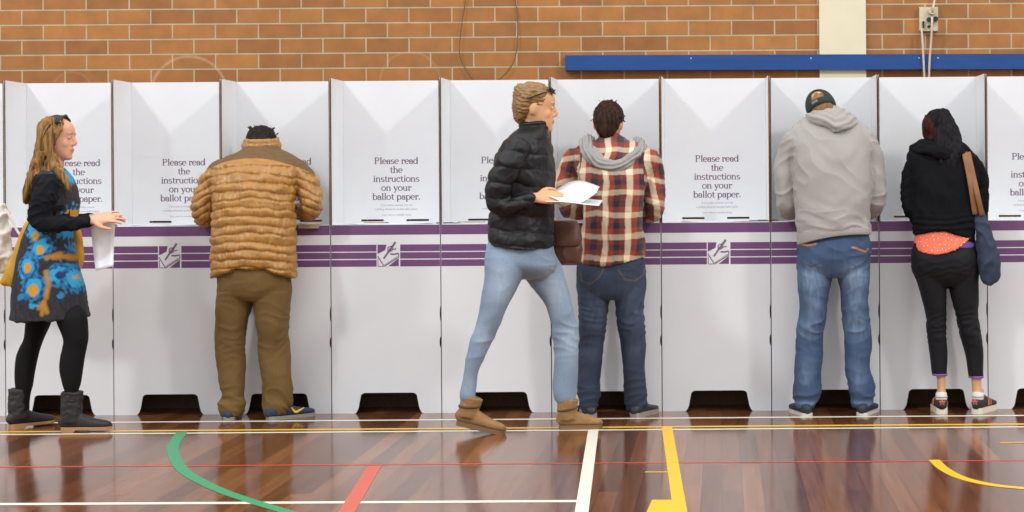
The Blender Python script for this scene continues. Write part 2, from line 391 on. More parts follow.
# ------------------------------------------------------------------ lettering: serif strokes built from bars and arcs
def _arc(cx, cy, rx, ry, a0, a1): return ('A', cx, cy, rx, ry, a0, a1)
def _v(x, y0, y1): return ('V', x, y0, y1)
def _h(x0, x1, y): return ('H', x0, x1, y)
def _d(x0, y0, x1, y1, w): return ('D', x0, y0, x1, y1, w)
def _o(x, y): return ('O', x, y)
GL = {
 'P': (58, [_v(14, 0, 68), _h(4, 25, 2), _h(4, 30, 66), _arc(28, 50, 22, 17, -90, 90), _h(14, 28, 34)]),
 'I': (32, [_v(16, 0, 68), _h(6, 26, 2), _h(6, 26, 66)]),
 'Y': (60, [_d(8, 66, 30, 32, 10), _d(52, 66, 30, 32, 5), _v(30, 0, 34), _h(20, 40, 2), _h(0, 18, 66), _h(43, 60, 66)]),
 'a': (44, [_arc(21, 31, 14, 13, 0, 155), _v(34, 4, 32), _arc(20, 13, 14, 12, 60, 350), _h(34, 42, 3), _o(9, 34)]),
 'b': (51, [_v(10, 0, 70), _h(2, 10, 68), _arc(27, 23, 18, 22, 0, 360)]),
 'c': (43, [_arc(24, 23, 19, 22, 50, 320), _o(36, 36)]),
 'd': (53, [_arc(23, 23, 18, 22, 0, 360), _v(41, 0, 70), _h(33, 41, 68), _h(41, 49, 2)]),
 'e': (45, [_arc(23, 23, 19, 22, 0, 315), _h(6, 41, 25)]),
 'f': (30, [_v(14, 0, 56), _arc(25, 55, 11, 14, 50, 180), _h(3, 28, 43), _h(4, 25, 2)]),
 'g': (47, [_arc(22, 29, 16, 16, 0, 360), _arc(22, -5, 18, 13, 0, 360), _d(12, 14, 16, 7, 6), _d(34, 40, 46, 43, 6)]),
 'h': (54, [_v(11, 0, 70), _h(2, 11, 68), _arc(27, 28, 15, 16, 0, 150), _v(42, 0, 29), _h(2, 21, 2), _h(33, 52, 2)]),
 'i': (26, [_v(13, 0, 45), _h(4, 13, 43), _h(3, 23, 2), _o(13, 60)]),
 'j': (25, [_v(13, -8, 45), _h(4, 13, 43), _arc(5, -8, 8, 11, 180, 360), _o(13, 60)]),
 'k': (52, [_v(11, 0, 70), _h(2, 11, 68), _h(2, 21, 2), _d(14, 20, 38, 43, 5), _d(21, 27, 42, 2, 10), _h(33, 52, 2), _h(28, 47, 43)]),
 'l': (26, [_v(13, 0, 70), _h(4, 13, 68), _h(3, 23, 2)]),
 'm': (82, [_v(11, 0, 45), _h(2, 11, 43), _arc(26, 28, 14, 16, 0, 150), _v(40, 0, 29), _arc(55, 28, 15, 16, 0, 150), _v(70, 0, 29), _h(2, 21, 2), _h(32, 50, 2), _h(61, 80, 2)]),
 'n': (54, [_v(11, 0, 45), _h(2, 11, 43), _arc(27, 28, 15, 16, 0, 150), _v(42, 0, 29), _h(2, 21, 2), _h(33, 52, 2)]),
 'o': (49, [_arc(24, 23, 20, 22, 0, 360)]),
 'p': (52, [_v(11, -20, 45), _h(2, 11, 43), _h(2, 22, -19), _arc(28, 23, 18, 22, 0, 360)]),
 'r': (38, [_v(12, 0, 45), _h(3, 12, 43), _h(3, 24, 2), _arc(27, 28, 14, 15, 50, 160), _o(33, 37)]),
 's': (40, [_arc(20, 33, 13, 11, 30, 270), _arc(20, 12, 14, 11, -150, 90)]),
 't': (32, [_v(14, 8, 58), _arc(24, 10, 10, 9, 180, 310), _h(3, 29, 43)]),
 'u': (54, [_v(11, 14, 45), _arc(26, 16, 15, 15, 180, 350), _v(41, 0, 45), _h(2, 11, 43), _h(32, 41, 43), _h(41, 50, 2)]),
 'v': (47, [_d(7, 44, 23, 2, 10), _d(41, 44, 23, 2, 5), _h(0, 16, 43), _h(33, 48, 43)]),
 'y': (48, [_d(7, 44, 24, 3, 10), _d(43, 44, 17, -18, 5), _h(0, 16, 43), _h(34, 50, 43), _o(12, -16)]),
 '.': (20, [_o(9, 5)]), ',': (20, [_o(9, 5), _d(10, 4, 6, -9, 5)]), ' ': (25, [])}
TW, tw = 10.5, 5.2
def text_width(s): return sum(GL[c][0] for c in s)
def put_text(bm, s, cx, z, scale, y, bold=1.0):
    x = -text_width(s) / 2
    def quad(pts):
        bm.faces.new([bm.verts.new((cx + (x + px) * scale, y, z + pz * scale)) for px, pz in pts])
    for ch in s:
        adv, st = GL[ch]
        for e in st:
            k = e[0]
            if k == 'V': _, X, a, b = e; w = TW * bold / 2; quad(((X - w, a), (X + w, a), (X + w, b), (X - w, b)))
            elif k == 'H': _, a, b, Z = e; w = tw * bold / 2; quad(((a, Z - w), (b, Z - w), (b, Z + w), (a, Z + w)))
            elif k == 'D':
                _, a, b, c, d, w = e; n = math.hypot(c - a, d - b); ux, uz = -(d - b) / n * w * bold / 2 * 1.15, (c - a) / n * w * bold / 2 * 1.15
                quad(((a + ux, b + uz), (c + ux, d + uz), (c - ux, d - uz), (a - ux, b - uz)))
            elif k == 'O':
                _, X, Z = e; quad([(X + 6.5 * bold * math.cos(t * math.pi / 4), Z + 6.5 * bold * math.sin(t * math.pi / 4)) for t in range(8)])
            else:
                _, X, Z, rx, ry, a0, a1 = e; m = max(4, int(abs(a1 - a0) / 24))
                def pt(t, sgn):
                    w = (tw + (TW - tw) * abs(math.cos(t)) ** 1.5) * bold / 2; return (X + (rx + sgn * w) * math.cos(t), Z + (ry + sgn * w) * math.sin(t))
                for i in range(m):
                    t0 = math.radians(a0 + (a1 - a0) * i / m); t1 = math.radians(a0 + (a1 - a0) * (i + 1) / m)
                    quad((pt(t0, -1), pt(t0, 1), pt(t1, 1), pt(t1, -1)))
        x += adv

# ------------------------------------------------------------------ the cardboard voting booths
card = mat('white_card', (228, 230, 233), rough=.55, noise=.015, nscale=5)
edge = mat('brown_card_edge', (104, 78, 54), rough=.85, noise=.15, nscale=60)
purple = mat('purple_print', (112, 72, 118), rough=.5, noise=.03, nscale=30)
ink = mat('grey_purple_ink', (112, 82, 116), rough=.55)
ink2 = mat('pale_ink', (164, 148, 170), rough=.55)
BW, BD, BH, SH, TH = .596, .30, 1.829, 1.030, .005
def make_booth():
    root = empty('voting_booth', (0, 0, 0))
    W = BW / 2
    # front panel with foot cut-out and the slots along its right edge
    c = .012; cur = []                                                  # half outline of the cut-out: (distance from centre, z)
    for q in (0, .25, .5, .75, 1): cur.append((.188 - .022 * q, .030 * q * q))
    for q in (0, .2, .4, .6, .8, 1):
        a = math.radians(35 + 55 * q); cur.append((.128 + .030 * math.cos(a), .082 + .030 * math.sin(a)))
    bm = bmesh.new()
    def face(*pts): bm.faces.new([bm.verts.new((x, 0, z)) for x, z in pts])
    for (h0, z0), (h1, z1) in zip(cur, cur[1:]):
        face((-W, z0), (c - h0, z0), (c - h1, z1), (-W, z1)); face((c + h0, z0), (W, z0), (W, z1), (c + h1, z1))
    rim = [(W, .112), (W, .20)]
    for z0, z1, dp in ((.355, .418, .007), (.50, .585, .005)):
        for i in range(7):
            q = i / 6; rim.append((W - dp * max(math.sin(math.pi * q), 0) ** .5, z0 + (z1 - z0) * q))
    rim.append((W, SH - .004)); rim_l = [(-W, .112), (c - .128, .112), (c + .128, .112)]
    face(rim_l[0], rim_l[1], rim_l[2], rim[0], rim[1], (-W, rim[1][1]))
    for (x0, z0), (x1, z1) in zip(rim[1:], rim[2:]): face((-W, z0), (x0, z0), (x1, z1), (-W, z1))
    bmesh.ops.remove_doubles(bm, verts=bm.verts[:], dist=1e-5)
    g = bmesh.ops.extrude_face_region(bm, geom=bm.faces[:])
    bmesh.ops.translate(bm, verts=[v for v in g['geom'] if isinstance(v, bmesh.types.BMVert)], vec=(0, TH, 0))
    bmesh.ops.recalc_face_normals(bm, faces=bm.faces[:])
    for f in bm.faces: f.material_index = 1 if f.normal.y > .5 else 0
    front = bm_obj('front_panel', bm, [card, edge], root)
    # printed bands, a hair proud of the card
    bm = bmesh.new(); y = -.0004
    def rect(x0, x1, z0, z1, yy=y): bm.faces.new([bm.verts.new(q) for q in ((x0, yy, z0), (x1, yy, z0), (x1, yy, z1), (x0, yy, z1))])
    w = W - .001; rect(-w, w, .973, SH - .003)
    lx0, lx1 = c - .0575, c + .063
    for z0, z1 in ((.8825, .9195), (.8425, .8770), (.800, .8365)):
        rect(-w, lx0 - .0045, z0, z1); rect(lx1 + .0045, w, z0, z1)
    bm_obj('printed_band', bm, purple, front)
    # emblem: purple block, tilted ballot sheet, hand with pencil
    bm = bmesh.new()
    def poly(pts, yy, mi): f = bm.faces.new([bm.verts.new((lx0 + px * .00536, yy, .9195 - py * .00536)) for px, py in pts]); f.material_index = mi
    def stroke(pts, wd, yy, mi):
        for (a, b2), (e, g) in zip(pts, pts[1:]):
            n = math.hypot(e - a, g - b2) or 1; ux, uz = -(g - b2) / n * wd / 2, (e - a) / n * wd / 2
            poly(((a + ux, b2 + uz), (e + ux, g + uz), (e - ux, g - uz), (a - ux, b2 - uz)), yy, mi)
    poly(((.2, 0), (9.3, 0), (8, 5.6), (.2, 9.5)), y, 0)                           # upper left purple block
    poly(((11, 22), (21.8, 13.8), (21.8, 22)), y, 0)                               # lower right purple block
    sheet = ((0, 11.4), (8.6, 5.8), (21.6, 9.2), (21.4, 12.6), (7.2, 22.2))
    stroke(((0.2, 11.4), (6.9, 22.2), (21.6, 13.0), (21.8, 9.2)), 1.0, y - .0004, 2)
    stroke(((.6, 14), (.6, 22), (6, 22)), .7, y - .0004, 2)
    stroke(((7.2, 20.6), (20.6, 12.0)), .5, y - .0008, 2)
    stroke(((13.2, 9.6), (17, 9.9), (21.6, 9.0)), 1.5, y - .0008, 2)
    stroke(((6.4, 14.2), (11.4, 7.2)), 1.7, y - .0008, 2)                           # pencil
    stroke(((10.8, 7.8), (14.6, 3.2), (18.6, -2.6)), 2.1, y - .0012, 2)
    stroke(((10.9, 6.2), (10.7, 3.4), (12.4, 2.0), (14.6, 1.8)), 1.0, y - .0012, 2)  # fingers
    stroke(((12, 7.2), (13.8, 6.4), (15.8, 5.2)), 1.1, y - .0012, 2)
    stroke(((15.2, 4.2), (17, 4.9), (19.4, 4.0)), 1.0, y - .0012, 2)
    bm_obj('printed_emblem', bm, [purple, card, mat('emblem_ink', (122, 96, 128), rough=.5)], front)
    # side panels (splayed a little) with brown cut edges towards the room
    for s in (-1, 1):
        bm = bmesh.new(); x0, x1 = W - TH, W; sp = .006
        for z0, z1, yf in ((0, SH - .01, .030), (SH - .01, BH, TH + .0005)):
            v = [bm.verts.new((s * (x - (sp if yy > .1 else 0)), yy, z)) for z in (z0, z1) for yy in (yf, BD) for x in (x0, x1)]
            for q in ((0, 2, 3, 1), (4, 5, 7, 6), (0, 1, 5, 4), (2, 6, 7, 3), (0, 4, 6, 2), (1, 3, 7, 5)):
                f = bm.faces.new([v[i] for i in q])
                if q == (0, 1, 5, 4): f.material_index = 1
        bm_obj('side_panel', bm, [card, edge], root)
    # back panel with two slots and the printed notice
    bm = bmesh.new(); w = W - TH - .0065; z0, z1 = 1.041, 1.052; sl = ((-.190, -.064), (.064, .190))
    box(bm, -w, w, BD - TH, BD, 0, SH - .009, 1); box(bm, -w, w, BD - TH, BD, SH - .009, z0)
    xs = [-w] + [v for s in sl for v in s] + [w]
    for i in range(0, 6, 2): box(bm, xs[i], xs[i + 1], BD - TH, BD, z0, z1)
    box(bm, -w, w, BD - TH, BD, z1, 1.409); box(bm, -w, w, BD - TH, BD, 1.4105, BH)
    box(bm, -w, w, BD - TH + .001, BD, 1.409, 1.4105)
    back = bm_obj('back_panel', bm, [card, edge], root)
    bm = bmesh.new(); y = BD - TH - .0004; k = .000535
    for i, s in enumerate(('Please read', 'the', 'instructions', 'on your', 'ballot paper.')):
        put_text(bm, s, .009, 1.3625 - i * .0502, k, y, 1.08)
    bm_obj('printed_notice', bm, ink, back)
    bm = bmesh.new()
    for s, z, wd in (('If you make a mistake, just ask', 1.1275, .178), ('a polling official for another ballot paper.', 1.1045, .240), ('Your vote is a valuable thing.', 1.0725, .168)):
        put_text(bm, s, .009, z, wd / text_width(s), y, .95)
    bm_obj('printed_small_print', bm, ink2, back)
    bm = bmesh.new(); box(bm, -W + TH, W - TH, TH, BD - TH, SH - .008, SH)
    bm_obj('shelf', bm, card, root)
    return root
def copy_tree(o, parent=None):
    c = o.copy(); COL.objects.link(c); c.parent = parent
    for ch in o.children: copy_tree(ch, c)
    return c
EDGES = [-106, 5.0, 113.2, 221.5, 331, 441, 551, 661.5, 771, 879.5, 987.5, 1097]
BLAB = ['white cardboard voting booth cut off by the left end of the photo',
        'white cardboard voting booth behind the woman in the floral dress',
        'empty white voting booth between the floral dress and the tan jacket',
        'white voting booth used by the person in the tan puffer jacket',
        'empty white voting booth just right of the person in the tan puffer jacket',
        'white voting booth behind the striding woman in the black jacket',
        'white voting booth used by the man in the plaid shirt',
        'empty white voting booth between the plaid shirt and the grey hoodie',
        'white voting booth used by the man in the grey hoodie and cap',
        'white voting booth used by the woman in black with the navy bag',
        'white voting booth at the right end of the row, cut off by the frame']
proto = make_booth()
BX = []
for i, lab in enumerate(BLAB):
    b = proto if i == 0 else copy_tree(proto)
    x0, x1 = P(EDGES[i], 300, 0).x, P(EDGES[i + 1], 300, 0).x; cx = (x0 + x1) / 2; BX.append(cx)
    b.location = (cx, 0, 0); b.scale.x = (x1 - x0 - .005) / BW
    tag(b, lab, 'voting booth', 'row of cardboard voting booths')

# ------------------------------------------------------------------ papers and pencils lying on the shelves
paper = mat('ballot_white', (238, 240, 242), rough=.6)
pencil_m = mat('pencil_wood', (150, 128, 96), rough=.5); lead = mat('pencil_lead', (52, 50, 52), rough=.5)
def sheet_on(x, y0, w, d, rot, label, curl=.004):
    bm = bmesh.new(); n = 8; c, s = math.cos(rot), math.sin(rot); V = []
    for layer in (0, .0012):
        V.append([[bm.verts.new((x + c * u - s * v, y0 + s * u + c * v, SH + .0012 + layer + curl * (abs(i / n - .5) * 2) ** 3)) for v in (-d / 2, d / 2)] for i in range(n + 1) for u in [(i / n - .5) * w]])
    for i in range(n):
        for L_ in (0, 1): bm.faces.new([V[L_][i][0], V[L_][i + 1][0], V[L_][i + 1][1], V[L_][i][1]])
        bm.faces.new([V[0][i][0], V[0][i + 1][0], V[1][i + 1][0], V[1][i][0]]); bm.faces.new([V[0][i][1], V[0][i + 1][1], V[1][i + 1][1], V[1][i][1]])
    for i in (0, n): bm.faces.new([V[0][i][0], V[0][i][1], V[1][i][1], V[1][i][0]])
    tag(put_bm('ballot_paper', bm, paper, None, Vector((x, y0, SH))), label, 'paper', 'papers on the booth shelves')
def pencil_on(x, y0, L, rot, label, m=pencil_m):
    c, s = math.cos(rot), math.sin(rot); base = Vector((x, y0, SH)); r = .0038; z = SH + r + .0005
    root = empty('pencil', base); tag(root, label, 'pencil', 'pencils on the booth shelves')
    a = Vector((x - c * L / 2, y0 - s * L / 2, z)); b = Vector((x + c * L / 2, y0 + s * L / 2, z)); d = (b - a).normalized()
    bm = bmesh.new(); tube(bm, [(*a, r, r), (*b, r, r)], n=6, sub=1, hint=(0, 0, 1), round_end=False); put_bm('shaft', bm, m, root, base, False)
    bm = bmesh.new(); tube(bm, [(*b, r, r), (*(b + d * .016), .0008, .0008)], n=6, sub=1, hint=(0, 0, 1), round_end=False); put_bm('tip', bm, lead, root, base, False)
def sx(px, Y=.15): return P(px, 220, Y).x
sheet_on(sx(391, .1), .10, .46, .17, .0, 'white ballot paper on the shelf of the empty booth right of the tan jacket')
pencil_on(sx(374, .2), .232, .125, .0, 'brown pencil on the shelf of the empty booth right of the tan jacket')
sheet_on(sx(474, .1), .12, .22, .15, .06, 'white ballot paper on the shelf left of the striding woman')
pencil_on(sx(447, .06), .055, .12, .1, 'dark pencil at the left end of the shelf beside the striding woman', lead)
pencil_on(sx(470, .2), .235, .14, .0, 'brown pencil behind the white paper on the shelf beside the striding woman')
sheet_on(sx(716, .1), .11, .38, .18, .0, 'white ballot paper on the shelf of the booth between plaid shirt and grey hoodie')
pencil_on(sx(760, .06), .05, .12, -.1, 'dark pencil on the shelf just left of the man in the grey hoodie', lead)
sheet_on(sx(166, .1), .12, .40, .17, .0, 'white ballot paper on the shelf left of the person in the tan jacket')
sheet_on(sx(312, .1), .13, .14, .16, .0, 'white paper on the shelf at the right elbow of the tan jacket')
pencil_on(sx(767, .2), .2, .10, .1, 'brown pencil at the right end of the shelf between plaid shirt and grey hoodie')
# small card slip jutting over the shelf edge by the tan jacket's elbow
bm = bmesh.new(); p0 = P(299, 224.5, -.02); p1 = P(318.5, 228.3, -.02)
box(bm, p0.x, p1.x, -.042, -.0012, p1.z, p0.z); bmesh.ops.bevel(bm, geom=[e for e in bm.edges], offset=.003, segments=1)
tag(bm_obj('paper_pad', bm, mat('buff_card', (176, 160, 120), rough=.6, noise=.1, nscale=60)), 'small buff pad against the shelf edge under the right elbow of the tan jacket', 'pad')

# ------------------------------------------------------------------ figures: shared builders
skin_attr = 'tint'
SKIN = mat('skin', (222, 170, 138), rough=.5, attr=skin_attr, noise=.05, nscale=30, spec=.4)
eye_w = mat('eye_white', (226, 222, 214), rough=.2); eye_i = mat('eye_iris', (62, 46, 36), rough=.2)
def head_matrix(C, yaw=0, pitch=0, roll=0, k=1.0):
    return Matrix.Translation(Vector(C)) @ Matrix.Rotation(math.radians(yaw), 4, 'Z') @ Matrix.Rotation(math.radians(roll), 4, 'Y') @ Matrix.Rotation(math.radians(-pitch), 4, 'X') @ Matrix.Scale(k, 4) @ Matrix.Translation((0, 0, -.12))
HEAD_RINGS = [(-.004, .070, .035, .016), (.006, .084, .0, .032), (.02, .087, -.025, .044), (.045, .087, -.05, .055), (.07, .086, -.075, .063), (.095, .085, -.09, .068),
              (.118, .081, -.098, .071), (.138, .088, -.102, .073), (.155, .090, -.102, .0735), (.178, .083, -.096, .071), (.2, .064, -.08, .06), (.216, .034, -.055, .042), (.224, .006, -.028, .018)]
def head(bm, M):
    rings = []
    for z, f, b, w in catmull(HEAD_RINGS, 3):
        r = []
        for j in range(28):
            th = 2 * math.pi * j / 28; cc, ss = math.cos(th), math.sin(th)
            e = 2.25; u = math.copysign(abs(cc) ** (2 / e), cc); v = math.copysign(abs(ss) ** (2 / e), ss)
            r.append(M @ Vector((w * u, (f + b) / 2 + (f - b) / 2 * v, z)))
        rings.append(r)
    skin_rings(bm, rings)
    def lt(pts, **k): tube(bm, [(*(M @ Vector(p[:3])), p[3], p[4]) for p in pts], n=10, **k)
    R3 = M.to_3x3()
    lt([(0, .078, .134, .008, .010), (0, .090, .112, .009, .011), (0, .099, .094, .012, .012), (0, .094, .084, .015, .009)], hint=R3 @ Vector((0, 1, 0)), sub=3)   # nose
    for s in (-1, 1):
        ball(bm, M @ Vector((s * .010, .090, .083)), (.008, .010, .007), R3, 10)                                       # nostril wing
        ball(bm, M @ Vector((s * .072, -.008, .104)), (.010, .020, .031), R3 @ Matrix.Rotation(math.radians(-14), 3, 'X') @ Matrix.Rotation(s * .25, 3, 'Z'), 12)   # ear
        ball(bm, M @ Vector((s * .030, .080, .139)), (.020, .010, .006), R3, 10)                                       # brow ridge
        ball(bm, M @ Vector((s * .036, .052, .086)), (.022, .024, .030), R3, 12)                                       # cheek
        ball(bm, M @ Vector((s * .031, .076, .122)), (.015, .0095, .0085), R3, 10)                                     # eyelid
    ball(bm, M @ Vector((0, .086, .058)), (.023, .010, .006), R3, 10)                                                  # upper lip
    ball(bm, M @ Vector((0, .085, .047)), (.020, .010, .0065), R3, 10)                                                 # lower lip
    ball(bm, M @ Vector((0, .078, .014)), (.020, .013, .014), R3, 10)                                                  # chin
def eyes(M, root, base):
    for s in (-1, 1):
        bm = bmesh.new(); R3 = M.to_3x3()
        ball(bm, M @ Vector((s * .032, .0785, .1205)), (.0115, .0085, .0055), R3, 12)
        ball(bm, M @ Vector((s * .032, .0835, .1205)), (.0052, .0042, .0050), R3, 10, mi=1)
        put_bm('eye', bm, [eye_w, eye_i], root, base)
def hand(bm, W, d, up, thumb, k=1.0, curl=.35, spread=.05, thumb_in=.35):
    """palm, four unequal bent fingers and a thumb rooted on the side of the palm; W wrist, d towards fingertips, up = back of hand, thumb=+1/-1 side"""
    W = Vector(W); d = Vector(d).normalized(); up = Vector(up); up = (up - up.dot(d) * d).normalized(); s = d.cross(up) * thumb
    tube(bm, [(*(W - d * .03 * k), .026 * k, .019 * k), (*W, .027 * k, .018 * k), (*(W + d * .03 * k), .036 * k, .016 * k), (*(W + d * .07 * k), .042 * k, .0145 * k), (*(W + d * .092 * k), .040 * k, .012 * k)], n=14, sub=3, hint=up, exp=2.4)
    for i, (o, L, r) in enumerate(((.031, .071, .0085), (.0105, .079, .0088), (-.0105, .073, .0084), (-.031, .057, .0075))):
        p = W + d * (.088 - .004 * abs(i - 1)) * k + s * o * k; a = 0; dd = (d + s * spread * (1.5 - i)).normalized(); pts = [(*(p - dd * .02 * k), r * k, r * k), (*p, r * k, r * k)]
        for j, fr in enumerate((.45, .31, .24)):
            a += curl * (.8, 1.1, .8)[j]; v = dd * math.cos(a) - up * math.sin(a); p = p + v * L * fr * k; rr = r * k * (.96, .88, .74)[j]; pts.append((*p, rr, rr))
        tube(bm, pts, n=10, sub=3, hint=up)
    p = W + d * .022 * k + s * .026 * k; v0 = (d * .62 + s * .70 - up * thumb_in * .6).normalized(); v1 = (d * .88 + s * .28 - up * thumb_in).normalized(); v2 = (d * .95 - up * thumb_in * 1.3).normalized()
    q1 = p + v0 * .036 * k; q2 = q1 + v1 * .032 * k; q3 = q2 + v2 * .024 * k
    tube(bm, [(*p, .014 * k, .013 * k), (*q1, .0115 * k, .0115 * k), (*q2, .0100 * k, .0095 * k), (*q3, .0078 * k, .007 * k)], n=10, sub=3, hint=up)
def tint(me, base_rgb, extra=()):
    """skin tone per vertex; extra: (matrix, local point, radius xyz, rgb) patches such as lips and brows"""
    co = get_co(me); c = np.tile(np.array(lin(base_rgb)), (len(co), 1))
    for M, p, r, rgb in extra:
        Mi = np.array(M.inverted()); l = co @ Mi[:3, :3].T + Mi[:3, 3]
        d = np.sqrt((((l - np.array(p)) / np.array(r)) ** 2).sum(1)); w = np.clip(1.5 - d * 1.1, 0, 1)[:, None]
        c = c * (1 - w) + np.array(lin(rgb)) * w
    paint(me, skin_attr, c)
def face_paint(M, lips, brow):
    return [(M, (0, .096, .0525), (.024, .02, .0105), lips)] + [(M, (s * .031, .089, .141), (.021, .02, .0045), brow) for s in (-1, 1)]
def hair_mesh(bm, voxel, amp, seed, stretch=(1, 1, .14), lam=.016, smooth=2):
    me = bake(bm, voxel, smooth); co = get_co(me); push(me, amp * (gn(co, lam, seed, stretch) + .5 * ridge(co, lam * 1.7, seed + 1, stretch))); return me
def hair_mat(name, a, b):
    return mat(name, a, rough=.55, noise=0, nscale=20, stretch=(4, 4, .45), rgb2=b, bump=.3, bscale=30, bstretch=(9, 9, .8), spec=.10)

SECT = [(.0, .025, .072), (.010, .031, .082), (.04, .0345, .094), (.085, .036, .096), (.13, .040, .083), (.175, .0455, .069), (.22, .0465, .060), (.25, .042, .054), (.266, .032, .048), (.274, .018, .040)]
def shoe(root, base, heel, ang, m_up, m_sole, k=1.0, h=1.0, sole_t=.024, xf=None, name='shoe', shaft=None, heel_block=0.0, voxel=None, rumple=.0012):
    """heel=(x,y) on the floor; ang = direction of the toe from +Y towards +X (degrees)"""
    a = math.radians(ang); d = Vector((math.sin(a), math.cos(a), 0)); s = Vector((math.cos(a), -math.sin(a), 0)); o = Vector((heel[0], heel[1], 0))
    X = xf if xf else Matrix.Identity(4)
    bm = bmesh.new(); pts = []
    for t, w, top in SECT:
        b = sole_t * .7; tp = max(top * h, b + .02); c = o + d * t * k + Vector((0, 0, (tp + b) / 2)); pts.append((*c, w * k, (tp - b) / 2))
    tube(bm, pts, n=18, sub=3, hint=(0, 0, 1), exp=2.5)
    if shaft:
        tube(bm, [(*(o + d * (.045 * k + q[3]) + Vector((0, 0, q[0]))), q[1], q[2]) for q in shaft], n=18, sub=3, hint=d, round_end=False)
    for v in bm.verts: v.co = X @ v.co
    if voxel:
        me = bake(bm, voxel, 3); co = get_co(me); push(me, rumple * ridge(co, .05, 5, (1, 1, 1.6)) * band(co[:, 2], .05, .4, .04)); up = put(name, me, m_up, root, base)
    else: up = put_bm(name, bm, m_up, root, base)
    bm = bmesh.new(); L = [(t * k, w * k * 1.06) for t, w, _ in catmull(SECT, 3)]; L = [(-.006 * k, L[0][1] * .6)] + L + [(L[-1][0] + .008 * k, L[-1][1] * .5)]
    out = [o + d * t - s * w for t, w in L] + [o + d * t + s * w for t, w in L[::-1]]
    hb = heel_block
    lo = [bm.verts.new((p.x, p.y, hb if hb and (p - o).dot(d) > .085 * k else 0.0)) for p in out]; hi = [bm.verts.new((p.x, p.y, sole_t + hb * 0)) for p in out]
    n = len(out)
    for i in range(n): bm.faces.new([lo[i], lo[(i + 1) % n], hi[(i + 1) % n], hi[i]])
    m_ = n // 2
    for i in range(m_ - 1):
        bm.faces.new([lo[i], lo[n - 1 - i], lo[n - 2 - i], lo[i + 1]][::-1]); bm.faces.new([hi[i], hi[n - 1 - i], hi[n - 2 - i], hi[i + 1]])
    for v in bm.verts: v.co = X @ v.co
    put_bm('sole', bm, m_sole, up, base, smooth=False)
    return up, d, s, o
def dist_poly(co, pts):
    """distance in the x-z plane to a polyline of world points"""
    q = co[:, [0, 2]]; best = np.full(len(co), 9.0)
    for a, b in zip(pts, pts[1:]):
        a = np.array((a.x, a.z)); b = np.array((b.x, b.z)); ab = b - a; t = np.clip(((q - a) @ ab) / (ab @ ab), 0, 1)
        best = np.minimum(best, np.linalg.norm(q - a - t[:, None] * ab, axis=1))
    return best
def mixc(c, w, rgb):
    return c * (1 - w[:, None]) + np.array(lin(rgb)) * w[:, None]
def denim(bm, root, base, name, m, rgb, seed, light=None, zs=(1, 1, 1), amp=.004, stitches=(), fades=(), fade_rgb=None, voxel=.0055):
    me = bake(bm, voxel, 3); co = get_co(me); z = co[:, 2]
    low = np.clip((.26 - z) / .2, 0, 1); knee = np.exp(-((z - .5) / .10) ** 2); hip = np.exp(-((z - .86) / .07) ** 2)
    push(me, amp * (.55 * gn(co, .16, seed) + (.22 + .65 * low + .55 * knee + .35 * hip) * folds(co, .11, seed + 3, (.7, .7, 1.2))))
    c = np.tile(np.array(lin(rgb)), (len(co), 1)); c *= (1 + .10 * gn(co, .12, seed + 5))[:, None]
    for p, r, w in fades:
        e = np.exp(-(((co[:, 0] - p.x) / r[0]) ** 2 + ((z - p.z) / r[1]) ** 2)); c = mixc(c, e * w * (1 + .25 * gn(co, .03, seed + 8, (1, 1, .5))).clip(.5, 1.5), fade_rgb)
    for pts, wd, col in stitches:
        w = np.clip(1.4 - dist_poly(co, pts) / wd, 0, 1) * (co[:, 1] < np.median(co[:, 1])); c = mixc(c, w, col)
    paint(me, 'dye', np.clip(c, 0, 1)); return put(name, me, m, root, base)
DENIM = mat('denim', (80, 100, 130), rough=.8, attr='dye', noise=.10, nscale=220, bump=.25, bscale=500)
def foot_pt(px, py): p = FL(px, py); return p

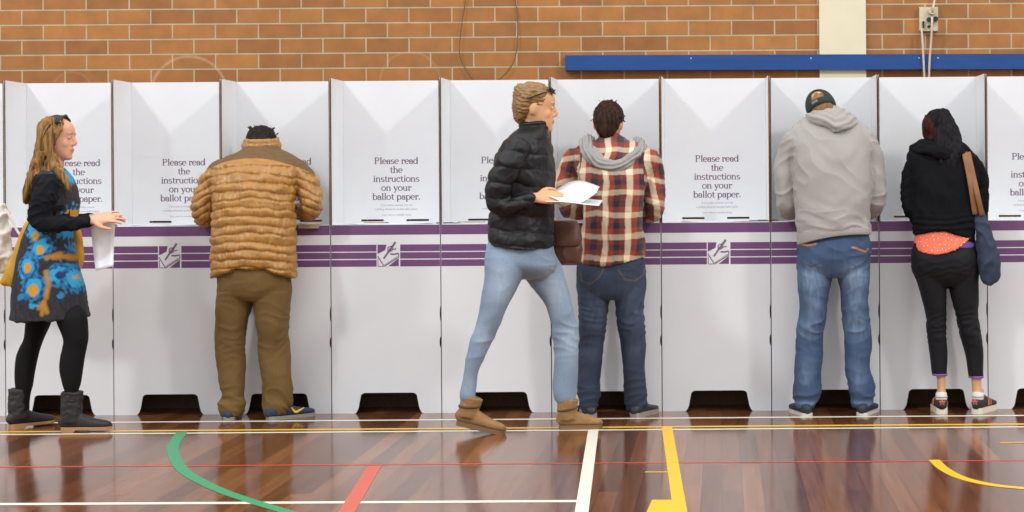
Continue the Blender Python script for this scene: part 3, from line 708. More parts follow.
# ================================================================== person in the tan puffer jacket
def tan_person():
    fy = -.19; base = P(254, 415, fy); base.z = 0
    torso = [(143, 246, 277, .03, .085), (149, 243, 281, .0, .10), (154, 233, 291, -.03, .115), (159, 222, 299, -.06, .13), (166, 214, 301, -.09, .145), (180, 212.5, 298, -.13, .155),
             (200, 213, 294.5, -.165, .155), (225, 212.5, 295, -.19, .15), (250, 212, 296, -.205, .15), (266, 211.5, 296.5, -.21, .145, 4), (278, 211.5, 296.5, -.21, .14, 11)]
    arms = [[T(221, 169, -.09, 11, .062), T(211, 184, -.09, 12.2, .066), T(204, 202, -.11, 12, .064), T(203.5, 215, -.105, 11, .058), T(207, 216, -.03, 9.5, .05), T(214, 213.5, .07, 8, .042)],
            [T(295, 168, -.09, 11, .062), T(305, 181, -.09, 12, .066), T(311, 198, -.11, 11.8, .064), T(311.5, 207, -.105, 10.8, .058), T(307, 211.5, -.03, 9.2, .05), T(299, 212, .07, 8, .042)]]
    legs = [[(292, 217.5, 252.5, -.21, .10), (303, 217, 251.4, -.205, .095), (327, 216.2, 246, -.195, .085), (346, 215.6, 245, -.185, .08), (368, 218, 245, -.185, .076), (385, 219.5, 244.5, -.19, .072), (396, 222.5, 243.5, -.19, .068), (403, 218.5, 246, -.195, .075), (409, 220, 244, -.195, .07), (415.5, 222.5, 241, -.195, .066)],
            [(292, 251.5, 290, -.21, .10), (306, 254, 289.7, -.205, .095), (321, 256.3, 289, -.2, .09), (334, 258.5, 288.5, -.195, .085), (350, 259.2, 289.5, -.185, .08), (368, 260.3, 291, -.185, .078), (385, 262.5, 292, -.19, .075), (398, 263.3, 292.5, -.19, .072), (407, 263.5, 291, -.19, .07), (416, 265, 285, -.19, .066)]]
    pelvis = [(250, 221, 287, -.205, .105), (268, 219, 289, -.21, .115), (283, 217.6, 290, -.21, .122), (294, 217.5, 290, -.208, .11), (300, 226, 282, -.205, .09)]
    M = head_matrix(P(261.5, 148.5, .05), 0, 38, 0, 1.02)
    bm = bmesh.new(); loft(bm, torso, shrink=.026); loft(bm, pelvis, shrink=.018)
    for l in legs: loft(bm, l[:-2], n=24, shrink=.016)
    for a in arms: tube(bm, thin(a, .018))
    hand(bm, P(216, 213, .10), (.6, .8, -.02), (0, 0, 1), 1, curl=.2); hand(bm, P(297, 212.2, .10), (-.6, .8, -.02), (0, 0, 1), -1, curl=.2)
    tube(bm, [(*P(261, 152, 0), .056, .056), (*(M @ Vector((0, -.02, .06))), .05, .052)]); head(bm, M)
    me = bake(bm, .006, 2); tint(me, (205, 152, 118)); root = put('person', me, SKIN, None, base)
    tag(root, 'person in a tan quilted puffer jacket leaning over a voting booth, seen from behind', 'person')
    # hair: short, black, standing up on the crown
    bm = bmesh.new(); R3 = M.to_3x3()
    ball(bm, M @ Vector((0, -.022, .148)), (.083, .092, .088), R3, 20); ball(bm, M @ Vector((0, -.05, .11)), (.072, .062, .07), R3, 16)
    rs = random.Random(4)
    for i in range(46):
        u = rs.uniform(-.065, .065); v = rs.uniform(-.07, .05); p = Vector((u, v, .20 + .02 * (1 - (u / .07) ** 2))); e = p + Vector((u * .25 + rs.uniform(-.008, .008), rs.uniform(-.02, .01), rs.uniform(.014, .028)))
        tube(bm, [(*(M @ (p - Vector((0, 0, .03)))), .006, .006), (*(M @ p), .005, .005), (*(M @ e), .002, .002)], n=6, sub=2)
    put('hair', hair_mesh(bm, .005, .0025, 11), hair_mat('black_hair', (24, 22, 22), (46, 40, 36)), root, base)
    # jacket
    tanm = mat('tan_nylon', (168, 120, 56), rough=.38, noise=.12, nscale=16, bump=.5, bscale=55, spec=.6); yoke = mat('brown_yoke', (104, 78, 44), rough=.7, noise=.08, nscale=60, bump=.2, bscale=300)
    bm = bmesh.new(); loft(bm, torso, n=48, sub=6)
    for a in arms: tube(bm, a, n=22, sub=6)
    me = bake(bm, .0052, 4); co = get_co(me); xc = P(254, 200, -.15).x
    q = co.copy(); out = np.clip(np.abs(co[:, 0] - xc) - .235, 0, .2)
    zl = co[:, 2] + .35 * out + .006 * gn(co, .10, 3) - .016 * np.cos((co[:, 0] - xc) * 9)
    ph = (zl - P(254, 168, -.15).z) / .0452; t = np.mod(ph, 1.0); zy = P(254, 158.5, -.1).z - .9 * (co[:, 0] - xc) ** 2
    low = np.clip((zy - co[:, 2]) / .012, 0, 1)
    bul = 1 - np.abs(2 * t - 1) ** 3.2; pk = np.abs(2 * t - 1)
    push(me, low * (.0105 * (bul - .75) + (.0016 + .0022 * pk) * folds(co, .040, 8, (1.5, 1.2, .35), .01) + .0045 * gn(co, .09, 9, (1, 1, 1.3))) + (1 - low) * .002 * gn(co, .05, 4))
    face_mats(me, lambda c: (c[:, 2] > P(254, 158.5, -.1).z - .9 * (c[:, 0] - xc) ** 2) * (c[:, 1] < .05) * 1)
    jk = put('puffer_jacket', me, [tanm, yoke], root, base)
    bm = bmesh.new()                                                       # stand-up collar with two quilted rolls
    for py, r in ((147.5, .022), (142.6, .017)):
        c = P(261.5, py, .025); w = (16.5 if py > 145 else 15) * S(0)
        ring = [(c.x + w * math.sin(a), c.y - .09 * math.cos(a), c.z + .018 * (1 - math.cos(a)) * .5) for a in [math.radians(d) for d in range(-150, 151, 15)]]
        tube(bm, [(*p, r * .8, r) for p in ring], n=10, sub=1, hint=(0, 0, 1))
    me = bake(bm, .005, 2); push(me, .002 * ridge(get_co(me), .03, 7)); put('collar', me, tanm, jk, base)
    # trousers
    bm = bmesh.new(); loft(bm, pelvis)
    for l in legs: loft(bm, l, n=28)
    me = bake(bm, .006, 3); co = get_co(me); z = co[:, 2]; low = np.clip((.22 - z) / .16, 0, 1); knee = np.exp(-((z - .47) / .09) ** 2)
    push(me, .004 * gn(co, .15, 21) + (.0015 + .0055 * low + .002 * knee) * folds(co, .11, 22, (.7, .7, 1.25)))
    put('trousers', me, mat('olive_brown_cotton', (108, 82, 40), rough=.85, noise=.08, nscale=90, bump=.2, bscale=400), root, base)
    navy = mat('navy_suede', (44, 54, 82), rough=.8, noise=.1, nscale=60); sole = mat('grey_rubber', (140, 136, 130), rough=.7)
    hl = P(229, 415, -.25)
    shoe(root, base, (hl.x, -.262), -8, navy, sole, .93, .68, .018)
    hr = P(273, 415, -.22); up, d, s, o = shoe(root, base, (hr.x - .016, -.252), 44, navy, sole, 1.0, .80, .018)
    bm = bmesh.new(); ym = mat('yellow_mark', (236, 186, 34), rough=.5)     # yellow swoop on the outer side
    def q(t, h, o2): p = o + d * t + s * o2; return Vector((p.x, p.y, h))
    tube(bm, [(*q(.115, .058, .041), .003, .003), (*q(.135, .034, .047), .007, .003), (*q(.16, .040, .048), .006, .003), (*q(.19, .052, .045), .002, .002)], n=8, sub=3, hint=s)
    put_bm('side_mark', bm, ym, up, base)
tan_person()

# ================================================================== man in the plaid shirt
def plaid_person():
    base = P(612, 414, -.2); base.z = 0
    torso = [(133, 600, 618, .0, .06), (139, 595, 627, -.01, .08), (144, 584, 642, -.035, .10), (150, 574, 651, -.06, .115), (159, 571, 654, -.09, .13), (175, 578, 649, -.125, .14), (195, 583, 644, -.155, .14),
             (215, 583, 643, -.18, .138), (235, 582, 643.5, -.19, .138), (250, 580.5, 644.5, -.195, .136, -1, 1.5), (260, 580.3, 645, -.195, .136, -4, 3)]
    arms = [[T(574, 158, -.085, 10, .056), T(567.5, 176, -.085, 10.8, .058), T(567, 194, -.10, 10.3, .056), T(569, 207, -.10, 9.8, .054), T(574, 211, -.03, 8.5, .046), T(583, 211.5, .06, 7.2, .039)],
            [T(650.5, 159, -.085, 10, .056), T(654, 178, -.085, 10.6, .058), T(654.5, 196, -.10, 10.4, .056), T(653.5, 210, -.10, 10, .054), T(647.5, 214.5, -.035, 8.4, .046), T(639, 212, .06, 7.2, .039)]]
    pelvis = [(246, 583, 641, -.195, .100), (256, 580, 644, -.195, .108), (265, 577.2, 645.8, -.2, .122), (278, 577, 646, -.205, .125), (292, 578, 645.3, -.2, .11), (299, 588, 636, -.2, .085)]
    legs = [[(288, 577.8, 613.3, -.2, .10), (310, 578.6, 608.5, -.195, .09), (329, 578.2, 606, -.19, .085), (345, 577.2, 603.6, -.18, .08), (360, 577.6, 602, -.18, .075), (371, 578, 600.7, -.18, .072), (383, 576.7, 600, -.185, .072), (396, 577.2, 600.5, -.185, .072), (405, 580, 598, -.185, .068), (411.5, 582, 596, -.185, .064)],
            [(288, 612.5, 645.3, -.2, .10), (310, 615.5, 643.9, -.195, .09), (328, 618, 645, -.19, .085), (345, 620.5, 646, -.18, .08), (364, 622.6, 644.6, -.18, .075), (380, 623, 645.5, -.185, .074), (393, 623.5, 647, -.185, .074), (404, 625.5, 647, -.185, .07), (410, 628, 643.5, -.185, .064)]]
    M = head_matrix(P(608.5, 123, .01), -4, 20, 2, 1.0)
    bm = bmesh.new(); loft(bm, torso, shrink=.024); loft(bm, pelvis, shrink=.018)
    for l in legs: loft(bm, l[:-1], n=24, shrink=.016)
    for a in arms: tube(bm, thin(a, .014))
    hand(bm, P(588, 211.8, .09), (.5, .85, 0), (0, 0, 1), 1, curl=.25); hand(bm, P(633.5, 211.8, .09), (-.5, .85, 0), (0, 0, 1), -1, curl=.25)
    tube(bm, [(*P(609, 143, -.02), .058, .058), (*(M @ Vector((0, -.025, .05))), .053, .055)]); head(bm, M)
    me = bake(bm, .006, 2); tint(me, (210, 150, 112)); root = put('person', me, SKIN, None, base)
    tag(root, 'man with dark brown hair in a red plaid hooded shirt, standing at a booth', 'person')
    bm = bmesh.new(); R3 = M.to_3x3()
    ball(bm, M @ Vector((0, -.012, .152)), (.083, .104, .086), R3, 20); ball(bm, M @ Vector((0, -.050, .112)), (.073, .066, .078), R3, 18); ball(bm, M @ Vector((0, -.060, .075)), (.058, .046, .072), R3, 16)
    rs = random.Random(9)
    for i in range(60):
        a = rs.uniform(-1.9, 1.9); h = rs.uniform(-.2, 1.25); p = Vector((.078 * math.sin(a) * math.cos(h), -.02 - .082 * math.cos(a) * math.cos(h), .145 + .08 * math.sin(h)))
        n_ = (p - Vector((0, -.01, .14))).normalized(); e = p + n_ * rs.uniform(.010, .02) + Vector((rs.uniform(-.012, .012), 0, -.02 if h < .7 else .006))
        tube(bm, [(*(M @ (p - n_ * .012)), .007, .007), (*(M @ p), .006, .006), (*(M @ e), .0022, .0022)], n=6, sub=2)
    put('hair', hair_mesh(bm, .005, .003, 12), hair_mat('dark_brown_hair', (30, 20, 16), (66, 44, 32)), root, base)
    # plaid shirt
    bm = bmesh.new(); loft(bm, torso, n=48, sub=6)
    for a in arms: tube(bm, a, n=22, sub=6)
    me = bake(bm, .0050, 4); co = get_co(me); xc = P(612.5, 200, -.15).x; sl = np.abs(co[:, 0] - xc) > .172
    sg = np.sign(co[:, 0] - xc)
    u = np.where(sl, (co[:, 0] - xc) * .9 + sg * (co[:, 2] - 1.2) * .16 + .02, co[:, 0] - xc) + .006 * gn(co, .2, 3) - (co[:, 2] - 1.1) * .03; v = np.where(sl, co[:, 2] + sg * .22 * (co[:, 0] - xc), co[:, 2]) + .006 * gn(co, .2, 4)
    u = u - (P(628.3, 230, -.3).x - xc); v = v - P(612, 236.5, -.3).z
    A = np.array([lin(c) for c in ((238, 220, 186), (150, 60, 40), (32, 35, 50), (112, 50, 38))])
    def warp(w, per):
        t = np.mod(w / per + .13, 1.0); o = np.zeros((len(w), 3)); edges = ((0, .26, 0), (.26, .50, 1), (.50, .76, 2), (.76, 1.0, 3))
        for a, b, i in edges: o += np.clip((t - a) / .02 + .5, 0, 1)[:, None] * np.clip((b - t) / .02 + .5, 0, 1)[:, None] * A[i]
        return o
    paint(me, 'plaid', warp(u, .1225) * .58 + warp(v, .1150) * .42)
    push(me, .004 * gn(co, .16, 31) + .004 * folds(co, .14, 32, (1.2, 1, .6)) + .003 * sl * folds(co, .08, 33, (.8, .8, 1.3)))
    shirt = put('plaid_shirt', me, mat('plaid_flannel', (150, 80, 60), rough=.9, attr='plaid', noise=.06, nscale=160, bump=.2, bscale=400, sheen=.15), root, base)
    # grey jersey hood hanging on the back
    bm = bmesh.new()
    tube(bm, [T(590, 137.5, -.03, 5, .02), T(586, 144, -.10, 7.5, .03), T(591, 154, -.175, 9.5, .034), T(600.5, 163, -.215, 9, .035), T(612.5, 167, -.226, 7.6, .033), T(625, 163.5, -.215, 7, .03), T(635, 155, -.175, 6, .027), T(641.5, 146.5, -.10, 4.8, .024), T(637, 139.5, -.03, 4.0, .02)], n=18, sub=8)
    me = bake(bm, .0045, 2); co = get_co(me); c0 = P(612.5, 138, -.2); rr = np.hypot((co[:, 0] - c0.x) * 1.0, co[:, 2] - c0.z)
    push(me, .0042 * np.sin(rr * 2 * math.pi / .020 + 1.6 * gn(co, .15, 5)) + .0025 * gn(co, .06, 6))
    put('hood', me, mat('grey_jersey', (150, 148, 144), rough=.92, noise=.06, nscale=120, bump=.2, bscale=500), shirt, base)
    bm = bmesh.new(); loft(bm, pelvis)
    for l in legs: loft(bm, l, n=28)
    st = [([P(580, 271, -.3), P(581, 281, -.3), P(590, 284, -.3), P(600, 277, -.3), P(604, 268, -.3)], .0035, (96, 84, 70)), ([P(619, 270, -.3), P(625, 279, -.3), P(635, 281, -.3), P(643, 275, -.3), P(644, 268, -.3)], .0035, (96, 84, 70))]
    denim(bm, root, base, 'jeans', DENIM, (42, 53, 72), 41, stitches=st, fades=[(P(594, 305, -.3), (.08, .14), .35), (P(632, 305, -.3), (.08, .14), .35), (P(590, 352, -.3), (.05, .06), .3), (P(634, 350, -.3), (.05, .06), .3)], fade_rgb=(92, 112, 140), amp=.0052)
    blk = mat('black_leather', (46, 46, 50), rough=.5, noise=.1, nscale=60); gs = mat('grey_sole', (150, 142, 132), rough=.7, noise=.15, nscale=60)
    h1 = P(592, 414, -.22); shoe(root, base, (h1.x, -.258), -10, blk, gs, .92, .75, .022)
    h2 = P(633.5, 414, -.21); shoe(root, base, (h2.x + .006, -.258), 22, blk, gs, .93, .78, .024)
plaid_person()

# ================================================================== man in the grey hoodie and cap
def hoodie_person():
    base = P(834, 414, -.2); base.z = 0
    torso = [(109, 818, 838, .03, .065), (113, 812, 849, .02, .085), (119, 802, 859, -.005, .105), (126, 794, 865, -.03, .12), (134, 789.5, 868, -.06, .13), (145, 789, 869.5, -.09, .14), (160, 792, 870.5, -.125, .145),
             (189, 794, 871.5, -.165, .145), (215, 796, 869, -.19, .14), (230, 797.5, 871, -.2, .135, 1, 1), (237.5, 797.5, 871, -.2, .132, 3, 3.5)]
    arms = [[T(800, 132, -.06, 9.5, .055), T(791.5, 143, -.085, 10.5, .058), T(785.5, 163, -.085, 11.5, .062), T(784.5, 186, -.10, 11, .06), T(786, 204, -.105, 10.3, .055), T(789.5, 211.5, -.035, 8.6, .046), T(797, 211, .06, 7.2, .039)],
            [T(859, 131.5, -.06, 9.5, .055), T(866.5, 142, -.085, 10.2, .058), T(873.5, 163, -.085, 11.2, .062), T(875.5, 186, -.10, 10.9, .06), T(875, 203, -.105, 10.2, .055), T(871, 211, -.035, 8.6, .046), T(864, 211, .06, 7.2, .039)]]
    pelvis = [(226, 803, 866, -.2, .100), (236, 800, 869, -.2, .110), (247, 797.5, 871, -.205, .126), (259, 797.3, 870.5, -.205, .128), (270, 797.5, 869.8, -.202, .11), (277, 808, 860, -.2, .085)]
    legs = [[(263, 797.4, 834.8, -.2, .10), (280, 797.9, 832, -.2, .095), (300, 799.4, 827.9, -.195, .09), (315, 799.2, 825.6, -.19, .086), (329, 796.7, 823.8, -.185, .082), (350, 795, 822.2, -.18, .078), (374, 794, 821.5, -.185, .076), (390, 793.2, 820.8, -.185, .076), (401, 794.5, 817, -.185, .072), (408, 797, 814, -.185, .066)],
            [(263, 834, 870.3, -.2, .10), (280, 838, 869.6, -.2, .095), (297, 840.6, 868.7, -.195, .09), (310, 842.2, 869, -.19, .086), (325, 843.3, 870.3, -.185, .082), (345, 844.4, 871.6, -.18, .078), (368, 845.5, 870.9, -.185, .076), (388, 848.5, 875, -.185, .078), (401, 850.5, 873.5, -.185, .072), (408, 852.5, 869.5, -.185, .066)]]
    M = head_matrix(P(822, 110, .03), -2, 24, -20, 1.0)
    bm = bmesh.new(); loft(bm, torso, shrink=.024); loft(bm, pelvis, shrink=.018)
    for l in legs: loft(bm, l[:-1], n=24, shrink=.016)
    for a in arms: tube(bm, thin(a, .014))
    hand(bm, P(802, 211.5, .09), (.5, .85, 0), (0, 0, 1), 1, curl=.25); hand(bm, P(859, 211.5, .09), (-.5, .85, 0), (0, 0, 1), -1, curl=.25)
    tube(bm, [(*P(828, 122, -.02), .062, .062), (*(M @ Vector((0, -.03, .05))), .058, .058)]); head(bm, M)
    me = bake(bm, .006, 2); tint(me, (222, 172, 132)); root = put('person', me, SKIN, None, base)
    tag(root, 'man in a plain grey hoodie and dark green backwards cap standing at a booth', 'person')
    R3 = M.to_3x3(); bm = bmesh.new()                                      # cropped fair hair under the cap
    ball(bm, M @ Vector((0, -.010, .145)), (.0755, .098, .074), R3, 20); ball(bm, M @ Vector((0, -.046, .100)), (.066, .060, .058), R3, 16)
    put('hair', hair_mesh(bm, .005, .0012, 13), hair_mat('cropped_fair_hair', (118, 86, 54), (160, 120, 80)), root, base)
    # cap: dome of panels with the gap and strap at the back, brim over the forehead
    bm = bmesh.new(); NA, NE = 72, 20; grid = {}
    def cp(i, j, g=0):
        a = 2 * math.pi * i / NA; e = -.30 + (math.pi / 2 + .30) * j / NE
        return M @ Vector(((.084 + g) * math.sin(a) * math.cos(e), -.010 - (.107 + g) * math.cos(a) * math.cos(e), .135 + (.098 + g) * math.sin(e)))
    for i in range(NA):
        for j in range(NE): grid[i, j] = bm.verts.new(cp(i, j))
    top = bm.verts.new(cp(0, NE))
    for i in range(NA):
        ai = ((i + .5 + NA / 2) % NA - NA / 2) * 360 / NA
        for j in range(NE - 1):
            if j >= 4 and (ai / 31) ** 2 + ((j - 4) / 6.2) ** 2 < 1: continue
            bm.faces.new([grid[i, j], grid[(i + 1) % NA, j], grid[(i + 1) % NA, j + 1], grid[i, j + 1]])
        bm.faces.new([grid[i, NE - 1], grid[(i + 1) % NA, NE - 1], top])
    bmesh.ops.recalc_face_normals(bm, faces=bm.faces[:])
    bmesh.ops.solidify(bm, geom=bm.faces[:], thickness=.003)
    capm = mat('dark_green_cap', (38, 54, 50), rough=.85, noise=.25, nscale=150, bump=.4, bscale=300); cap = put_bm('cap', bm, capm, root, base)
    bm = bmesh.new(); vs = []
    for j in range(5):
        vs.append([[bm.verts.new(M @ Vector((math.sin(a) * (.084 + .01 * j / 4), .094 * math.cos(a) + .016 * j * (math.cos(a) ** 1), .112 - .006 * j - .02 * abs(math.sin(a)) + dz))) for a in [math.radians(-62 + 124 * i / 16) for i in range(17)]] for dz in (0, .003)])
    for j in range(4):
        for i in range(16):
            for L_ in (0, 1): bm.faces.new([vs[j][L_][i], vs[j][L_][i + 1], vs[j + 1][L_][i + 1], vs[j + 1][L_][i]])
    for i in range(16): bm.faces.new([vs[4][0][i], vs[4][0][i + 1], vs[4][1][i + 1], vs[4][1][i]])
    put_bm('brim', bm, capm, cap, base)
    bm = bmesh.new()
    r0 = [cp(i, 1.6, .0025) for i in (-6, -5, -4, -3, -2, -1)]; r1 = [cp(i, 3.2, .0025) for i in (-6, -5, -4, -3, -2, -1)]
    a_ = [bm.verts.new(p) for p in r0]; b_ = [bm.verts.new(p) for p in r1]
    for i in range(5): bm.faces.new([a_[i], a_[i + 1], b_[i + 1], b_[i]])
    g = bmesh.ops.solidify(bm, geom=bm.faces[:], thickness=.001); put_bm('strap_tab', bm, mat('pale_tab', (150, 152, 148), rough=.6), cap, base)
    bm = bmesh.new(); ball(bm, M @ Vector((0, -.01, .234)), (.008, .008, .005), R3, 10); put_bm('button', bm, capm, cap, base)
    # hoodie
    gh = mat('grey_marl', (160, 156, 151), rough=.92, noise=.05, nscale=180, bump=.2, bscale=500, sheen=.1)
    bm = bmesh.new(); loft(bm, torso, n=48, sub=6)
    for a in arms: tube(bm, a, n=22, sub=6)
    me = bake(bm, .0055, 4); co = get_co(me); xc = P(833, 200, -.15).x; sl = np.abs(co[:, 0] - xc) > .20
    lowb = np.exp(-((co[:, 2] - P(833, 222, -.2).z) / .06) ** 2)
    diag = co[:, 2] * .8 - np.abs(co[:, 0] - xc) * 1.1
    push(me, .004 * gn(co, .2, 51) + (1 - sl) * (.0014 * np.sin(diag * 2 * math.pi / .17 + 2.5 * gn(co, .25, 52)) + .003 * folds(co, .2, 55, (1.1, 1, .7)) + .006 * lowb * folds(co, .10, 53, (.5, .5, 1.5))) + sl * .0042 * folds(co, .10, 54, (.8, .8, 1.2)))
    hd = put('hoodie', me, gh, root, base)
    bm = bmesh.new()                                                        # ribbed waistband
    loft(bm, [(229.5, 797, 871.3, -.2, .134, 1.5, 1.5), (234, 796.8, 871.6, -.2, .1375, 2.2, 2.4), (239.5, 797.2, 871.4, -.2, .135, 4, 5)], n=120, sub=5)
    for v in bm.verts:
        pass
    put_bm('waistband', bm, gh, hd, base)
    bm = bmesh.new()
    loft(bm, [(106.5, 817, 838, .03, .07), (110.5, 811, 846, .01, .10), (115, 806, 852.5, -.02, .125), (119.5, 805.5, 857, -.045, .135), (124, 812, 857.5, -.07, .13), (128.5, 824, 851, -.10, .115), (132.5, 831, 840, -.12, .09)], n=40, sub=5, exp=2.0)
    me = bake(bm, .0045, 3); co = get_co(me); c0 = P(834, 108, -.1); w = (co[:, 2] - c0.z) - .55 * np.abs(co[:, 0] - c0.x)
    push(me, .0042 * np.sin(w * 2 * math.pi / .040 + 1.5 * gn(co, .14, 61)) + .0015 * gn(co, .05, 62))
    put('hood', me, gh, hd, base)
    bm = bmesh.new(); loft(bm, pelvis)
    for l in legs: loft(bm, l, n=28)
    Y = -.32; st = [([P(800, 244, Y), P(808, 245.5, Y), P(816, 243.5, Y)], .0042, (196, 128, 60)), ([P(800, 244, Y), P(801, 262, Y), P(811, 267, Y), P(822, 262, Y), P(823, 242, Y)], .003, (60, 78, 104)),
                    ([P(852, 247, Y), P(861, 250, Y), P(866, 252, Y), P(869, 249, Y)], .0042, (196, 128, 60)), ([P(846, 242, Y), P(847, 262, Y), P(857, 267, Y), P(867, 261, Y), P(868, 242, Y)], .003, (60, 78, 104)), ([P(835, 238, Y), P(835, 270, Y)], .003, (66, 84, 112))]
    denim(bm, root, base, 'jeans', DENIM, (54, 76, 108), 71, stitches=st, fades=[(P(812, 276, Y), (.07, .06), .55), (P(856, 276, Y), (.07, .06), .6), (P(814, 300, Y), (.05, .10), .4), (P(856, 300, Y), (.05, .10), .4), (P(809, 330, Y), (.06, .06), .3), (P(857, 330, Y), (.06, .06), .35), (P(807, 375, Y), (.04, .09), .25), (P(858, 375, Y), (.04, .09), .25), (P(805, 405, Y), (.06, .012), .5), (P(862, 405, Y), (.06, .012), .5)], fade_rgb=(142, 166, 196), amp=.0068)
    nv = mat('navy_trainer', (40, 46, 60), rough=.7, noise=.2, nscale=70); ws = mat('white_rubber', (206, 202, 194), rough=.6)
    h1 = P(807, 414, -.2); h2 = P(861, 414, -.2)
    for h_, an in ((h1, -13), (h2, 17)):
        up, d, s, o = shoe(root, base, (h_.x, -.254), an, nv, ws, .95, .80, .016)
        bm = bmesh.new(); p = o - d * .006
        tube(bm, [(p.x - .012, p.y - .002, .038, .006, .003), (p.x + .012, p.y - .002, .038, .006, .003)], n=8, sub=1, hint=(0, 1, 0)); put_bm('heel_tab', bm, ws, up, base)
hoodie_person()

# ================================================================== woman in black with the navy shoulder bag
def black_person():
    base = P(950, 412, -.15); base.z = 0
    torso = [(137, 927, 955, .0, .075), (145, 915, 966, -.02, .10), (151, 910, 971.5, -.045, .112), (159, 908, 979, -.07, .12), (175, 911, 978, -.10, .125), (195, 913, 977, -.13, .125), (215, 913, 976, -.155, .12), (226, 913.3, 975.3, -.165, .121, 1, -1), (234, 913.6, 975.5, -.168, .124, 5, -3), (240.5, 913.6, 975.6, -.17, .125, 9.8, -5)]
    arms = [[T(913.5, 165, -.08, 8.6, .048), T(910.5, 183, -.085, 9.3, .05), T(911, 201, -.10, 9.6, .05), T(914, 213, -.10, 9.2, .048), T(919, 214.5, -.03, 7.8, .042), T(926.5, 212.5, .06, 6.2, .034)],
            [T(974, 165, -.08, 8.6, .048), T(979, 182, -.085, 9.2, .05), T(979.8, 199, -.10, 9.4, .05), T(977.5, 211, -.10, 9, .048), T(971.5, 213.5, -.03, 7.8, .042), T(964, 212, .06, 6.2, .034)]]
    pelvis = [(234, 918, 972, -.17, .095), (246, 913, 976, -.175, .114), (257, 911, 977.8, -.18, .127), (269, 912, 978.3, -.178, .122), (279, 916, 978.3, -.172, .105), (286, 926, 970, -.17, .08)]
    legs = [[(271, 913.5, 947.3, -.175, .10), (290, 919.2, 946.5, -.17, .088), (314, 925.8, 946, -.16, .076), (326, 926.5, 946, -.155, .07), (343, 928, 947, -.15, .064), (360, 930.2, 947.2, -.15, .058), (374.6, 932.3, 947, -.15, .05, 0, 0)],
            [(271, 946.3, 978.6, -.175, .10), (286, 947.6, 978.5, -.17, .09), (301, 951.5, 978.4, -.165, .082), (316, 956, 978.2, -.16, .074), (334, 960, 981, -.155, .068), (347, 963, 982.7, -.15, .064), (360, 965.8, 983.3, -.15, .058), (377, 968.8, 983.2, -.15, .048, 0, 0)]]
    ank = [[(368, 934.5, 945.8, -.15, .040), (380, 937, 945.6, -.15, .034), (390, 937.6, 945.6, -.148, .032), (400, 937, 947, -.14, .036)], [(370, 970.3, 982, -.15, .040), (382, 971.5, 981.3, -.15, .034), (392, 972.3, 981.6, -.148, .032), (402, 972, 983, -.14, .036)]]
    M = head_matrix(P(936.5, 131, .02), 8, 26, 6, .97)
    bm = bmesh.new(); loft(bm, torso, shrink=.022); loft(bm, pelvis, shrink=.014)
    for l in legs: loft(bm, l, n=24, shrink=.010)
    for l in ank: loft(bm, l, n=20)
    for a in arms: tube(bm, thin(a, .012))
    hand(bm, P(930, 212.5, .085), (.5, .85, 0), (0, 0, 1), 1, k=.92, curl=.25); hand(bm, P(960, 212.5, .085), (-.5, .85, 0), (0, 0, 1), -1, k=.92, curl=.25)
    tube(bm, [(*P(940, 147, -.01), .05, .05), (*(M @ Vector((0, -.02, .05))), .045, .046)]); head(bm, M)
    me = bake(bm, .0055, 2); tint(me, (214, 164, 122)); root = put('person', me, SKIN, None, base)
    tag(root, 'woman with long black hair in black hoodie, leggings and running shoes', 'person')
    R3 = M.to_3x3(); bm = bmesh.new()
    ball(bm, M @ Vector((.0, -.014, .150)), (.082, .102, .088), R3, 20); ball(bm, M @ Vector((.008, -.045, .11)), (.074, .07, .08), R3, 16)
    tube(bm, [T(943, 116, -.03, 8, .055), T(946, 128, -.07, 11, .06), T(949, 141, -.115, 12.2, .055), T(950.5, 152, -.155, 10.5, .042), T(951, 163, -.185, 7.5, .032), T(952, 173, -.205, 2.6, .016)], n=20, sub=5)
    tube(bm, [T(953, 130, -.07, 6.5, .045), T(956.5, 142, -.12, 5.6, .036), T(957.5, 151, -.155, 4.4, .028), T(957, 161, -.185, 2.0, .014)], n=14, sub=5)
    tube(bm, [T(940, 132, -.08, 6.5, .045), T(941, 146, -.135, 6, .034), T(942, 157, -.175, 4, .022), T(941, 165, -.198, 1.8, .012)], n=14, sub=5)
    rr = hair_mat('long_black_hair', (11, 10, 12), (32, 29, 33)); red = hair_mat('reddish_dark_hair', (48, 20, 20), (72, 34, 32))
    tube(bm, [T(930, 118, -.03, 5, .03), T(927, 127, -.035, 5.2, .035), T(928, 136, -.03, 4.6, .03), T(933, 142, -.05, 4, .03)], n=14, sub=4)
    me = hair_mesh(bm, .005, .0030, 14, (1, 1, .16), .022, 4); c0 = P(927, 130, -.05)
    face_mats(me, lambda c: ((((c[:, 0] - c0.x) / .040) ** 2 + ((c[:, 2] - c0.z) / .068) ** 2) < 1) * 1)
    put('hair', me, [rr, red], root, base)
    bk = mat('black_fleece', (19, 19, 22), rough=.9, noise=.12, nscale=60, bump=.3, bscale=250, spec=.1)
    bm = bmesh.new(); loft(bm, torso, n=48, sub=6)
    for a in arms: tube(bm, a, n=22, sub=6)
    me = bake(bm, .0055, 4); co = get_co(me); lowb = np.exp(-((co[:, 2] - P(940, 225, -.2).z) / .05) ** 2); xc = P(944, 200, -.15).x; sl = np.abs(co[:, 0] - xc) > .165
    push(me, .004 * gn(co, .15, 81) + .003 * folds(co, .14, 82, (1.0, 1, .8)) + lowb * .004 * np.sin(co[:, 2] * 2 * math.pi / .030 + 2 * gn(co, .2, 83)) + sl * .0035 * folds(co, .08, 84, (.7, .7, 1.3)))
    hd = put('hoodie', me, bk, root, base)
